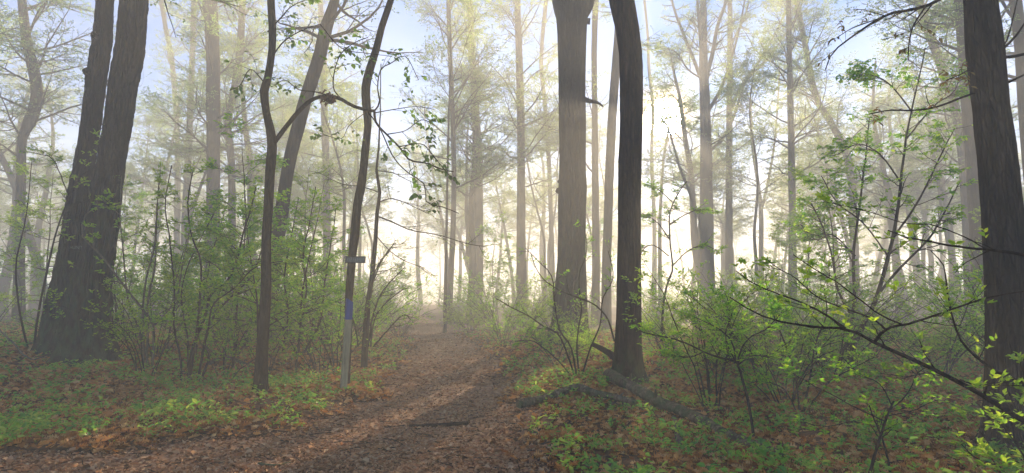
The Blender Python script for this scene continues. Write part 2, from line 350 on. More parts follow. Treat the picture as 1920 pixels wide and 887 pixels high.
# ------------------------------------------------------------------ terrain
def ground_px_flat(px, py):
    r = ray(px, py); t = -CAM_Z / r[2]; return r[0] * t, r[1] * t
_L = [(-900, 868), (0, 862), (200, 858), (400, 824), (540, 803), (662, 764), (708, 732), (730, 704), (765, 662), (772, 642), (768, 622), (752, 604), (738, 592), (700, 580)]
_R = [(1040, 900), (1005, 870), (992, 830), (985, 790), (966, 742), (945, 702), (915, 668), (885, 642), (852, 622), (822, 606), (786, 592), (745, 580)]
_L = np.array([ground_px_flat(*p) for p in _L]); _R = np.array([ground_px_flat(*p) for p in _R])
def path_l(y): return np.interp(y, _L[:, 1], _L[:, 0])
def path_r(y): return np.interp(y, _R[:, 1], _R[:, 0])
def sstep(a, b, x): t = np.clip((x - a) / (b - a), 0, 1); return t * t * (3 - 2 * t)
def in_path(x, y):
    y = np.asarray(y, float); x = np.asarray(x, float)
    wob = 0.18 * np.sin(2.3 * y + 1) + 0.1 * np.sin(5.1 * y) + 0.07 * np.sin(9.7 * y + 2)
    return np.minimum(x - path_l(y) + wob, path_r(y) - x + wob * 0.7)       # metres inside the edge
def Hbase(x, y):
    x = np.asarray(x, float); y = np.asarray(y, float)
    far = sstep(8, 25, y)
    h = 0.07 * np.sin(0.55 * x + 0.8) * np.cos(0.43 * y + 0.5) + 0.05 * np.sin(1.3 * x - 0.7 * y) * sstep(3, 8, y)
    h += far * 0.22 * np.sin(0.21 * x + 1.3) * np.sin(0.13 * y)
    h += 0.45 * sstep(-3.5, -12, x) * sstep(6, 14, y)
    h += 0.15 * sstep(2.0, 6, x) * sstep(5, 12, y)
    return h
def H(x, y):
    x = np.asarray(x, float); y = np.asarray(y, float)
    ip = in_path(x, y); m = sstep(-0.5, 0.15, ip)
    lumps = 0.035 * np.sin(3.1 * x + 1.7 * y) * np.sin(2.2 * y - 1.3 * x + 2) + 0.02 * np.sin(7.3 * x + 0.4) * np.sin(6.1 * y + 1.1) + 0.012 * np.sin(13 * x + 3 * y) * np.sin(11 * y)
    return Hbase(x, y) - 0.04 * sstep(-0.8, 0.3, ip) + lumps * (1 - 0.75 * m)
def gpt(px, py):
    """world point of the ground under a pixel"""
    r = ray(px, py); t = -CAM_Z / r[2]
    for _ in range(12):
        p = r * t; t = (H(p[0], p[1]) - CAM_Z) / r[2]
    p = r * t; return np.array([p[0], p[1], float(H(p[0], p[1]))])
def PX(px, py, d):
    r = ray(px, py); s = d / r[1]; return np.array([r[0] * s, d, CAM_Z + r[2] * s])
def depth_of(d): return d / math.cos(PITCH)

def axis_vals(lo, hi, c0, c1, fine, grow):
    v = list(np.arange(c0, c1 + 1e-6, fine)); s = fine; x = c1
    while x < hi: s *= grow; x = min(hi, x + s); v.append(x)
    s = fine; x = c0; pre = []
    while x > lo: s *= grow; x = max(lo, x - s); pre.append(x)
    return np.array(pre[::-1] + v)
xs = axis_vals(-148, 148, -9, 9, 0.09, 1.06); ys = axis_vals(-18, 298, 3.0, 20, 0.09, 1.05)
X, Y = np.meshgrid(xs, ys)
Z = H(X, Y) - 0.06 * sstep(0.0, 0.35, in_path(X, Y))
mb = MB(); nx, ny = len(xs), len(ys); idx = np.arange(nx * ny).reshape(ny, nx)
mb.add(np.stack([X, Y, Z], -1).reshape(-1, 3), np.stack([idx[:-1, :-1], idx[:-1, 1:], idx[1:, 1:], idx[1:, :-1]], -1).reshape(-1, 4))
tag(mb.build("ground", M['floor']), kind='structure')
yv = np.concatenate([np.arange(4.2, 14, 0.08), np.arange(14, 60, 0.25)]); tv = np.linspace(0, 1, 70)
YY, TT = np.meshgrid(yv, tv, indexing='ij')
xl = np.maximum(path_l(YY), -9) - 0.4; xr = path_r(YY) + 0.35
XX = xl + (xr - xl) * TT
ZZ = H(XX, YY) - 0.10 * (1 - sstep(-0.12, 0.12, in_path(XX, YY)))
mb = MB(); idx = np.arange(XX.size).reshape(XX.shape)
mb.add(np.stack([XX, YY, ZZ], -1).reshape(-1, 3), np.stack([idx[:-1, :-1], idx[:-1, 1:], idx[1:, 1:], idx[1:, :-1]], -1).reshape(-1, 4))
tag(mb.build("path", M['path']), kind='structure')

# ------------------------------------------------------------------ haze
def box_mesh(name, a, b, mat):
    v = [(x, y, z) for x in (a[0], b[0]) for y in (a[1], b[1]) for z in (a[2], b[2])]
    f = [(0, 1, 3, 2), (4, 6, 7, 5), (0, 4, 5, 1), (2, 3, 7, 6), (0, 2, 6, 4), (1, 5, 7, 3)]
    mb = MB(); mb.add(v, f, 0, False); return mb.build(name, mat)
hm, nt = new_mat("mist"); o = N(nt, "ShaderNodeOutputMaterial"); pv = N(nt, "ShaderNodeVolumePrincipled")
pv.inputs['Color'].default_value = (0.975, 0.99, 0.965, 1); pv.inputs['Density'].default_value = HAZE_DENSITY
pv.inputs['Anisotropy'].default_value = HAZE_ANISO; pv.inputs['Density Attribute'].default_value = ""
nt.links.new(pv.outputs[0], o.inputs['Volume'])
hz = box_mesh("haze", (-150, -20, -2.2), (150, 300, HAZE_TOP), hm)
tag(hz, "pale morning mist filling the forest air", "haze", kind='stuff')

# ------------------------------------------------------------------ trees
LAND = []      # (pixel x, short name) of things one can find, for the labels of the repeats
def crown_limbs(rng, line, z_lo, z_hi, n_limb, L, az_bias=None):
    """main limbs leaving a trunk line between two heights"""
    zs = line[:, 2]; P = []; R = []
    for _ in range(n_limb):
        u = rng.uniform(0, 1); z = z_lo + (z_hi - z_lo) * u
        i = int(np.clip(np.searchsorted(zs, z), 1, len(line) - 1)); p = line[i, :3]; r = line[i, 3]
        az = rng.uniform(0, 2 * math.pi)
        el = math.radians(rng.uniform(5, 30) + 38 * u)
        d = np.array([math.cos(az) * math.cos(el), math.sin(az) * math.cos(el), math.sin(el)])
        ln = rng.uniform(*L) * (1 - 0.5 * u); k = 9; pts = [p]
        for _k in range(k - 1):
            d = norm(d + rng.normal(0, 0.11, 3) + np.array([0, 0, 0.03])); pts.append(pts[-1] + d * ln / (k - 1))
        P.append(pts); R.append(np.linspace(min(r * 0.45, 0.065), 0.01, k))
    return np.array(P), np.array(R)

def fill_crown(rng, mbt, mbc, P, R, leaf=(0.07, 0.11), m1=6, m2=6, mleaf=5, l1=(1.0, 2.4), l2=(0.35, 0.9), limb_mat=0, shape='quad', sides=6, world=True):
    v, f = tubes(P, R, sides); mbt.add(v, f, limb_mat)
    P1, R1 = spawn(rng, P, R, m1, l1, (30, 70), 6, 0.2, 1.0, 0.15, 0.14, 0.5, flat=0.45, rmin=0.006)
    v, f = tubes(P1, R1, 4); mbt.add(v, f, limb_mat)
    P2, R2 = spawn(rng, P1, R1, m2, l2, (30, 70), 4, 0.15, 1.0, 0.0, 0.12, 0.5, flat=0.6, rmin=0.003)
    if world:                                   # the gap in the crowns that lets the sun through
        q = norm(P2[:, 1] - np.array([0, 0, CAM_Z])); P2k = (q @ SUN_DIR) < math.cos(math.radians(1.9)); P2 = P2[P2k]; R2 = R2[P2k]
    v, f = tubes(P2, R2, 3); mbc.add(v, f, 0)
    leaf_on(rng, mbc, P2, mleaf, leaf, 1, droop=0.15, jit=0.4, shape=shape, width=0.7)

def hero_tree(name, label, d, ctrl, bark, leafmat, top=22.0, base_py=None, sides=20, rough=0.03, flare=0.4, flare_h=0.5, seed=0,
              crown=(9, 14), zlo=None, L=(2.5, 4.5), group=None, cat='tree', extra=None, lean=0.5, dens=(6, 6, 5), leaf=(0.07, 0.11), land=None, more=None, px_limbs=(), l12=((1.0, 2.4), (0.35, 0.9)), lm=(16, 8, 10), furrow=0.0, step=None):
    rng = np.random.default_rng(seed + 100)
    if d > 20: d = 20 + (d - 20) * 2.5
    k = depth_of(d) / F_PX
    rows = [np.append(PX(x, y, d), w_ * 0.5 * k) for x, y, w_ in ctrl][::-1]      # bottom first
    b = rows[0].copy(); g = float(H(b[0], b[1]))
    if b[2] > g + 0.15:
        nx_ = b[:3] + (b[:3] - rows[1][:3]) * 0.0; dirn = (rows[0] - rows[1]); dirn = dirn / abs(dirn[2] if abs(dirn[2]) > 1e-6 else 1)
        hgt = b[2] - g; q = b + dirn * hgt * 0.6; q[2] = g - 0.12; q[3] = b[3] * 1.04; rows.insert(0, q)
    else:
        rows[0][2] = min(b[2], g) - 0.12
    t = rows[-1]; dirn = norm((rows[-1] - rows[-2])[:3])
    top = max(top, t[2] + 1.0); z = t[2]; r = t[3]; p = t[:3].copy(); n_up = 7
    if top > z + 0.5:
        step = (top - z) / n_up
        for i in range(n_up):
            dirn = norm(dirn * np.array([lean ** 0.3, lean ** 0.3, 1]) + rng.normal(0, 0.045, 3) * np.array([1, 1, 0])); dirn[2] = max(dirn[2], 0.3)
            p = p + dirn / dirn[2] * step; rr = r * (1 - 0.86 * (i + 1) / n_up)
            rows.append(np.append(p, max(rr, 0.012)))
    line = smooth_line(np.array(rows), step or (0.16 if d < 20 else 0.35))
    base = line[0, :3].copy(); base[2] = g
    root = empty(name, base); tag(root, label, cat, group)
    mt = MB(); mc = MB()
    trunk_mesh(mt, line, sides, flare, flare_h, rough, seed, furrow=furrow)
    zl = zlo if zlo is not None else max(t[2] * 0.6, 6.0)
    if crown[1]:
        P, R = crown_limbs(rng, line, zl, top - 1.5, crown[1], L)
        tl = line[line[:, 2] > top - 2.5]
        fill_crown(rng, mt, mc, P, R, leaf, *dens, l1=l12[0], l2=l12[1])
    for (pts, w0, w1, dd) in px_limbs:      # limbs whose course the photograph shows
        dl = np.linspace(0, dd, len(pts))
        ln = np.array([PX(x, y, d + q) for (x, y), q in zip(pts, dl)])
        rad = np.linspace(w0, w1, len(pts)) * 0.5 * k
        ln = resample(smooth_line(np.column_stack([ln, rad]), 0.2), 14)
        fill_crown(rng, mt, mc, ln[None, :, :3], ln[None, :, 3], leaf, lm[0], lm[1], lm[2], *(((1.2, 3.0), (0.5, 1.3)) if lm[0] > 10 else ((0.5, 1.2), (0.2, 0.5))), sides=8)
    if more: more(rng, mt, mc, d, k)
    mt.build("trunk", bark, root, base)
    if mc.n: mc.build("crown", [M['twig_dark'], leafmat], root, base)
    if land: LAND.append((float(np.mean([c[0] for c in ctrl[-2:]])), land))
    return root, line

# the twin oak on the left
def twin():
    d = 12.6; k = depth_of(d) / F_PX; rng = np.random.default_rng(5)
    left = [(203, -60, 38), (198, 0, 36), (193, 65, 40), (182, 135, 42), (171, 225, 41), (160, 300, 42), (141, 443, 54), (134, 520, 66), (130, 590, 86), (132, 652, 104)]
    right = [(255, -60, 56), (251, 0, 56), (243, 100, 58), (233, 150, 56), (222, 225, 54), (209, 300, 54), (190, 443, 56), (178, 520, 60), (170, 590, 72), (164, 652, 90)]
    b0 = PX(150, 650, d); g = float(H(b0[0], b0[1])); base = np.array([b0[0], b0[1], g])
    root = empty("twin_oak_tree", base); tag(root, "big dark oak with two leaning trunks joined at a flared base", "tree")
    mc = MB()
    for nm, ctrl, dy, sd_ in (("left", left, 0.42, 3), ("right", right, -0.32, 8)):
        mt = MB()
        rows = [np.append(PX(x, y, d + dy), w_ * 0.5 * k * (0.84 if y < 350 else 0.9)) for x, y, w_ in ctrl][::-1]; rows[0][2] = min(rows[0][2], g) - 0.2
        p = rows[-1][:3].copy(); r = rows[-1][3]; dr = norm((rows[-1] - rows[-2])[:3])
        for i in range(6):
            dr = norm(dr + rng.normal(0, 0.04, 3)); p = p + dr / dr[2] * 1.5; rows.append(np.append(p, r * (1 - 0.13 * (i + 1))))
        line = smooth_line(np.array(rows), 0.06)
        trunk_mesh(mt, line, 120, 0.75, 0.36, 0.035, sd_, lobes=6, furrow=0.03)
        P, R = crown_limbs(rng, line, 9.5, 17, 9, (3, 5)); fill_crown(rng, mt, mc, P, R, (0.08, 0.12), 6, 5, 5)
        if nm == "left":       # burls and dead stubs on the edge
            for (x, y, x2, y2) in ((176, 66, 172, 68), (161, 134, 157, 131)):
                P_ = np.array([[PX(x + 4, y, d), PX(x, y, d), PX(x2 - 1, y2, d)]]); v, f = tubes(P_, np.array([[0.10, 0.09, 0.03]]), 8); mt.add(v, f)
        mt.build("trunk", M['bark_oak'], root, base)
    mc.build("crown", [M['twig_dark'], M['leaf_canopy']], root, base)
    # faint painted letters on the bark
    fc = bpy.data.curves.new("painted_letters", 'FONT'); fc.body = "HUNTEL"; fc.size = 0.105; fc.extrude = 0.002; fc.align_x = 'CENTER'; fc.resolution_u = 2
    fo = bpy.data.objects.new("painted_letters", fc); COL.objects.link(fo); bpy.context.view_layer.update()
    dg = bpy.context.evaluated_depsgraph_get(); me = bpy.data.meshes.new_from_object(fo.evaluated_get(dg)); COL.objects.unlink(fo); bpy.data.objects.remove(fo)
    q = PX(146, 467, d + 0.42 - 0.345)
    for v in me.vertices:
        x, y, z = v.co; bend = 0.32 - math.sqrt(max(0.32 ** 2 - min(abs(x + 0.07), 0.3) ** 2, 0))
        v.co = (q[0] - base[0] + x, q[1] - base[1] + bend + z * 0 - 0.01, q[2] - base[2] + y)
    pm, nt_ = new_mat("old_pale_paint"); oo = N(nt_, "ShaderNodeOutputMaterial"); pb = N(nt_, "ShaderNodeBsdfPrincipled"); pb.inputs['Base Color'].default_value = (0.16, 0.21, 0.17, 1); pb.inputs['Roughness'].default_value = 0.9
    nt_.links.new(pb.outputs[0], oo.inputs[0]); me.materials.clear(); me.materials.append(pm)
    po = bpy.data.objects.new("painted_letters", me); COL.objects.link(po); po.parent = root
    LAND.append((140, "twin oak"))
twin()

G, Bk = M['bark_grey'], M['bark_brown']
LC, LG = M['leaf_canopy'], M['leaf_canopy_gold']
# the dark straight trunk beside the sun
hero_tree("dark_trunk_tree", "dark brown trunk curving near its top, standing at the log beside the sun", 10.5,
          [(1160, -40, 46), (1166, 0, 48), (1176, 50, 46), (1182, 100, 44), (1184, 150, 44), (1184, 200, 44), (1183, 250, 43), (1181, 300, 44), (1180, 350, 43), (1180, 443, 43.5), (1179, 544, 45), (1178, 644, 48), (1177, 690, 53), (1176, 722, 62)],
          Bk, LG, top=18, sides=110, furrow=0.012, step=0.045, rough=0.018, flare=0.9, flare_h=0.26, seed=1, crown=(9, 10), zlo=11, land="dark trunk by the sun")
def big_more(rng, mt, mc, d, k):
    for pts, w0, w1 in (([(1095, 186), (1107, 190), (1120, 192), (1131, 200)], 11, 3), ([(1085, 30), (1098, 10), (1106, -20), (1110, -60), (1120, -140), (1135, -260)], 34, 18),):
        ln = np.array([np.append(PX(x, y, d), 0) for x, y in pts]); ln[:, 3] = np.linspace(w0, w1, len(pts)) * 0.5 * k
        ln = smooth_line(ln, 0.1); v, f = tubes(ln[None, :, :3], ln[None, :, 3], 10); mt.add(v, f)
    for (x, y) in ((1050, 340), (1046, 358), (1100, 40)):
        v, f = tubes(np.array([[PX(x + 6, y, d), PX(x, y, d), PX(x - 4, y + 2, d)]]), np.array([[0.12, 0.11, 0.04]]), 8); mt.add(v, f)
hero_tree("broad_trunk_tree", "broadest grey brown trunk with a short broken branch stub on its right", 18.6,
          [(1060, -60, 56), (1067, 0, 68), (1071, 30, 62), (1072, 75, 57), (1072, 150, 52), (1073, 200, 53), (1074, 260, 51), (1074, 320, 50), (1074, 350, 54), (1072, 400, 52), (1072, 443, 53), (1071, 500, 55), (1069, 560, 60), (1067, 610, 66), (1063, 652, 78)],
          M['bark_oak'], LG, top=18.8, sides=96, furrow=0.018, step=0.08, rough=0.02, flare=0.6, flare_h=0.5, seed=2, crown=(9, 12), zlo=12.5, more=big_more, land="broad trunk")
# trunk at the right edge with its branches
def right_more(rng, mt, mc, d, k):
    br = [([(1880, 107), (1900, 106), (1925, 100), (1960, 92)], 7, 5, 0.0), ([(1881, 160), (1900, 150), (1925, 138)], 5, 3, -0.3),
          ([(1877, 95), (1895, 78), (1910, 60), (1930, 30)], 5, 3, 0.1), ([(1876, 92), (1890, 70), (1905, 10), (1912, -20)], 3, 2, 0.3),
          ([(1826, 175), (1800, 184), (1770, 196), (1735, 205), (1700, 207), (1665, 207), (1630, 214)], 4.5, 2, -0.5),
          ([(1826, 125), (1800, 140), (1775, 150)], 3, 1.5, -0.6),
          ([(1835, -60), (1790, -18), (1755, 2), (1735, 12), (1700, 20), (1670, 25), (1640, 40), (1610, 60), (1580, 82), (1560, 100), (1547, 132)], 8, 1.6, -0.8),
          ([(1737, 11), (1722, 32), (1710, 55), (1704, 85), (1703, 112)], 3.5, 1.5, -1.0),
          ([(1650, 34), (1600, 52), (1570, 70)], 2.5, 1.2, -1.1)]
    for n_, (pts, w0, w1, dd) in enumerate(br):
        ln = np.array([np.append(PX(x, y, d + dd * i / (len(pts) - 1)), 0) for i, (x, y) in enumerate(pts)]); ln[:, 3] = np.linspace(w0, w1, len(pts)) * 0.5 * k
        ln = resample(smooth_line(ln, 0.05), 16); P = ln[None, :, :3]; R = ln[None, :, 3]
        v, f = tubes(P, R, 7); mt.add(v, f)
        if n_ in (4, 5, 6, 7, 8):
            P1, R1 = spawn(rng, P, R, 7, (0.15, 0.45), (30, 70), 4, 0.3, 1.0, -0.1, 0.15, 0.5, rmin=0.0018)
            v, f = tubes(P1, R1, 4); mc.add(v, f, 0)
            leaf_on(rng, mc, P1[-3:] if n_ != 5 else P1, 5, (0.045, 0.07), 1, droop=0.7, jit=0.35, width=0.5, shape='fold')
hero_tree("edge_trunk_tree", "near brown trunk at the right edge with thin bare branches", 5.9,
          [(1830, -60, 50), (1838, 0, 53), (1843, 50, 57), (1848, 100, 60), (1853, 150, 58), (1858, 200, 57), (1864, 250, 59), (1870, 300, 60), (1874, 350, 61), (1882, 443, 63), (1888, 544, 66), (1889, 650, 64), (1888, 750, 64), (1887, 850, 70)],
          M['bark_edge'], M['leaf_brown'], top=13, sides=110, furrow=0.008, step=0.03, rough=0.015, flare=0.7, flare_h=0.25, seed=3, crown=(6, 6), zlo=8.5, more=right_more, land="right edge trunk")
# the forked sapling
def heart_more(rng, mt, mc, d, k):
    lines = [([(514, 268), (530, 246), (552, 218), (566, 203), (580, 190), (605, 180), (635, 184), (660, 198), (690, 207), (702, 208)], 9, 5.5, -0.5),
             ([(702, 208), (705, 230), (725, 252), (748, 275), (768, 300), (800, 306), (830, 318), (850, 322)], 4.5, 1.5, -0.9),
             ([(702, 208), (712, 192), (708, 165), (714, 130), (735, 118), (760, 105), (785, 150)], 3, 1.2, -0.3),
             ([(640, 186), (625, 165), (628, 130), (640, 100), (665, 80), (690, 70)], 2.5, 1.2, -0.6),
             ([(620, 180), (590, 172), (560, 168), (535, 150), (515, 160)], 2.5, 1.2, 0.4),
             ([(690, 210), (712, 240), (735, 290), (760, 320), (795, 345), (800, 380), (830, 388), (860, 400)], 2.5, 1.2, -1.2),
             ([(725, 252), (760, 245), (790, 225), (815, 235)], 2, 1.0, -0.2), ([(748, 275), (790, 270), (810, 290), (852, 340)], 2, 1.0, -0.7),
             ([(700, 212), (740, 205), (780, 200), (815, 205)], 2, 1.0, 0.2),
             ([(508, 110), (530, 80), (560, 60), (600, 45)], 3, 1.2, -0.3), ([(502, 60), (530, 30), (550, 10), (600, -10)], 3, 1.2, -0.2),
             ([(500, 160), (470, 130), (450, 160), (430, 170)], 2.5, 1, 0.3), ([(600, 45), (640, 90), (690, 100), (730, 105)], 2, 1, -0.3), ([(700, 200), (655, 235), (640, 260), (600, 250)], 1.5, 1, 0.5)]
    for n_, (pts, w0, w1, dd) in enumerate(lines):
        st = {1: -0.5, 2: -0.5, 3: -0.35, 4: -0.3, 5: -0.5, 6: -0.7, 7: -0.9, 8: -0.5}.get(n_, 0.0)
        ln = np.array([np.append(PX(x, y, d + st + dd * i / (len(pts) - 1)), 0) for i, (x, y) in enumerate(pts)]); ln[:, 3] = np.linspace(w0, w1, len(pts)) * 0.5 * k
        ln = resample(smooth_line(ln, 0.05), 18); P = ln[None, :, :3]; R = ln[None, :, 3]
        v, f = tubes(P, R, 8); mt.add(v, f)
        if n_ == 0: continue
        P1, R1 = spawn(rng, P, R, 9, (0.25, 0.6), (30, 75), 5, 0.25, 1.0, 0.0, 0.16, 0.5, rmin=0.0022)
        v, f = tubes(P1, R1, 4); mc.add(v, f, 0)
        leaf_on(rng, mc, P1, 4, (0.055, 0.105), 1, droop=0.6, jit=0.4, width=0.85, tmin=0.35)
hero_tree("forked_sapling", "slender dark forked sapling with heart shaped leaves on its arching right branch", 9.3,
          [(507, -40, 14), (508, 0, 15), (511, 50, 14), (510, 95, 13), (501, 150, 14), (495, 172, 16), (499, 210, 14), (506, 240, 16), (510, 275, 17), (506, 320, 17), (503, 400, 17), (500, 444, 17), (498, 544, 19), (494, 620, 21), (491, 680, 22), (488, 742, 26)],
          M['bark_thin'], M['leaf_heart'], top=9.5, sides=16, rough=0.05, flare=0.6, flare_h=0.12, seed=4, crown=(6, 5), zlo=7.2, L=(1, 2), dens=(5, 4, 4), more=heart_more, land="forked sapling")
hero_tree("thin_trunk_tree", "thin dark crooked trunk behind the blue topped post, carrying the small board", 10.2,
          [(742, -40, 11), (733, 0, 12), (716, 50, 13), (706, 90, 14), (692, 135, 16), (686, 165, 17), (687, 195, 17), (690, 235, 14), (685, 280, 15), (681, 320, 15), (676, 355, 17), (670, 385, 16), (665, 443, 17), (661, 475, 15), (657, 520, 15), (654, 560, 14), (653, 620, 14), (648, 712, 15)],
          M['bark_thin'], M['leaf_canopy'], top=10.5, sides=14, rough=0.05, flare=0.15, flare_h=0.12, seed=5, crown=(6, 6), zlo=8.0, L=(1, 2), dens=(5, 4, 4), land="post")
hero_tree("leaning_tree", "pale leaning trunk slanting up rightwards behind the forked sapling", 18.0,
          [(636, -40, 22), (628, 0, 17), (612, 50, 24), (601, 100, 24), (585, 150, 24), (569, 200, 24), (557, 245, 24), (545, 290, 23), (536, 340, 23), (528, 400, 25), (519, 443, 28), (513, 500, 28), (506, 560, 30), (502, 630, 34)],
          M['bark_grey'], LC, top=18.5, sides=18, seed=6, crown=(9, 14), zlo=9.5, flare=0.3)
bgtrees = [
 ("straight_tree", "straight smooth grey trunk halfway between twin oak and forked sapling", 25, [(392, -20, 26), (393, 0, 26), (399, 95, 24), (400, 190, 25), (400, 300, 23), (399, 443, 25), (398, 520, 27), (396, 605, 30)], G, LC, 0.2),
 ("sinuous_tree", "thin snaking grey trunk just right of the straight smooth one", 27, [(459, -20, 12), (455, 0, 12), (450, 95, 13), (440, 165, 13), (428, 225, 12), (431, 275, 13), (434, 315, 13), (435, 400, 13), (436, 480, 14), (436, 590, 17)], G, LC, 0.3),
 ("bent_tree", "grey trunk bending right then left near the left edge", 24, [(40, -20, 14), (41, 0, 14), (50, 75, 17), (65, 140, 19), (69, 175, 19), (62, 210, 18), (42, 260, 15), (40, 325, 15), (37, 435, 16), (35, 600, 20)], G, LC, 0.3),
 ("pale_pole_tree", "pale straight trunk left of the straight smooth grey one", 32, [(364, -20, 9), (364, 0, 10), (361, 100, 10), (357, 200, 11), (353, 300, 12), (347, 430, 13), (345, 590, 15)], G, LC, 0.2),
 ("pale_slim_tree", "pale slim trunk close behind the twin oak's right side", 36, [(298, -20, 8), (302, 0, 8), (312, 60, 8), (322, 110, 9), (330, 210, 9), (333, 300, 10), (332, 440, 11), (331, 580, 13)], G, LC, 0.2),
 ("grey_stem_tree", "faint grey trunk right of the leaning trunk", 31, [(597, -20, 10), (600, 0, 11), (606, 100, 12), (608, 200, 13), (611, 300, 13), (613, 440, 14), (612, 590, 16)], G, LC, 0.2),
 ("slender_tree", "slender trunk standing where the path fades out", 27, [(841, -20, 9), (842, 50, 9), (846, 150, 9), (850, 250, 9), (851, 350, 9.5), (849, 443, 10), (846, 500, 11), (840, 600, 15)], G, LG, 0.2),
 ("whip_tree", "whip thin stem beside the slender trunk over the path", 24, [(846, 120, 3), (842, 200, 3.5), (840, 280, 4), (837, 440, 5), (834, 600, 7)], G, LG, 0.1),
 ("misty_tree", "misty straight trunk right of the slender trunk over the path", 30, [(880, -20, 12), (880, 0, 12), (887, 125, 13), (892, 225, 16), (896, 300, 18), (897, 443, 18), (896, 520, 20), (893, 600, 23)], G, LG, 0.2),
 ("upright_tree", "upright grey trunk midway between misty trunk and broad trunk", 28, [(969, -20, 12), (970, 0, 12), (976, 200, 15), (977, 300, 15), (977, 443, 17), (978, 520, 20), (980, 610, 23)], G, LG, 0.2),
 ("wavy_tree", "thin wavy trunk immediately left of the broad trunk", 33, [(1022, -20, 8), (1024, 0, 8), (1018, 60, 8), (1015, 125, 8), (1022, 200, 8), (1029, 300, 8), (1034, 443, 9), (1038, 590, 11)], G, LG, 0.2),
 ("narrow_tree", "narrow straight trunk right beside the broad trunk", 26, [(1117, -20, 11), (1117, 0, 12), (1114, 100, 11), (1115, 200, 11), (1116, 300, 13), (1117, 443, 14), (1117, 540, 15), (1116, 615, 18)], G, LG, 0.2),
 ("slanting_tree", "pale trunk slanting behind the dark trunk's left side", 24, [(1166, -20, 18), (1162, 40, 18), (1157, 100, 17), (1151, 175, 17), (1146, 250, 17), (1142, 350, 17), (1139, 443, 17), (1137, 530, 18), (1136, 620, 21)], G, LG, 0.2),
 ("twin_stem_tree", "thin trunk directly under the sun glare", 36, [(1206, -20, 5), (1214, 60, 5), (1217, 130, 6), (1224, 200, 6), (1222, 300, 7), (1227, 420, 8), (1226, 590, 10)], G, LG, 0.2),
 ("thin_sun_tree", "second thin trunk a step right of the one under the sun glare", 38, [(1252, 250, 4), (1244, 300, 5), (1240, 360, 6), (1237, 430, 7), (1239, 590, 9)], G, LG, 0.2),
 ("deep_right_tree", "wide pale trunk just left of the right edge trunk", 21, [(1795, -20, 22), (1801, 0, 22), (1808, 100, 21), (1817, 200, 24), (1823, 280, 24), (1830, 380, 25), (1836, 480, 26), (1842, 640, 32)], G, LC, 0.2),
 ("leaning_right_tree", "pale trunk leaning left behind the leafy redbud on the right", 25, [(1710, -30, 14), (1725, 10, 14), (1742, 60, 15), (1760, 110, 15), (1775, 155, 15), (1790, 200, 15), (1806, 300, 16), (1815, 450, 17), (1820, 620, 20)], G, LC, 0.2),
 ("inclined_tree", "faint inclined trunk between fan limbed trunk and redbud, highest of the slanting ones", 29, [(1490, -20, 10), (1505, 60, 10), (1530, 180, 11), (1558, 230, 12), (1590, 300, 13), (1600, 400, 14), (1602, 600, 18)], G, LG, 0.2),
 ("tall_pale_tree", "tall pale straight trunk midway between fan limbed trunk and redbud", 27, [(1478, -20, 9), (1480, 100, 10), (1484, 300, 12), (1486, 450, 13), (1485, 600, 17)], G, LG, 0.2),
 ("far_edge_tree", "pale misty trunk beyond the right edge trunk", 20, [(1896, -20, 20), (1904, 0, 20), (1915, 100, 20), (1922, 200, 21), (1930, 300, 22), (1942, 450, 23), (1952, 640, 28)], G, LC, 0.2),
]
for i, (nm, lab, d, ctrl, bk, lf, fl) in enumerate(bgtrees):
    hero_tree(nm, lab, d, ctrl, bk, lf, top=(23.5 if nm != "whip_tree" else 18), sides=14, rough=0.03, flare=fl, seed=20 + i, crown=(8, 26 if nm not in ("whip_tree", "thin_sun_tree", "twin_stem_tree", "narrow_tree", "slanting_tree") else 3),
              zlo=9.0 if nm != "whip_tree" else 8, L=(3.0, 7.5), dens=(10, 8, 11), leaf=(0.06, 0.11), l12=((1.4, 3.0), (0.5, 1.2)))
hero_tree("spreading_tree", "pale trunk right of the sun with limbs fanning upward", 29, [(1317, -20, 11), (1318, 0, 12), (1319, 60, 14), (1319, 130, 17), (1322, 200, 19), (1324, 300, 22), (1325, 443, 25), (1326, 540, 28), (1327, 605, 33)], G, LG,
          top=23.5, sides=16, flare=0.2, seed=51, crown=(8, 15), zlo=13, land="fan limbed trunk",
          px_limbs=(([(1315, 150), (1300, 110), (1280, 60), (1262, 10), (1250, -50)], 8, 4, 1.5), ([(1316, 148), (1290, 130), (1270, 100), (1250, 90)], 4, 2, -1.5),
                    ([(1323, 150), (1336, 100), (1345, 50), (1362, 0), (1372, -60)], 9, 5, -1), ([(1326, 210), (1345, 180), (1362, 140), (1385, 60), (1400, -20)], 8, 3, 1), ([(1318, 140), (1312, 60), (1305, -40)], 8, 4, -2)))
hero_tree("forking_tree", "pale slim trunk with right reaching limbs, second right of the sun", 31, [(1368, -20, 8), (1369, 50, 10), (1368, 175, 11), (1367, 300, 12), (1367, 443, 13), (1367, 540, 14), (1368, 600, 17)], G, LG,
          top=23.5, sides=14, flare=0.2, seed=52, crown=(8, 15), zlo=14,
          px_limbs=(([(1330, 283), (1355, 262), (1368, 240), (1385, 190), (1400, 150), (1440, 110), (1475, 60), (1500, 20)], 7, 3, 1.0), ([(1370, 210), (1390, 160), (1420, 120), (1460, 50), (1480, 0)], 6, 3, -1.5),
                    ([(1368, 90), (1385, 55), (1400, 20), (1412, -40)], 5, 3, 1)))
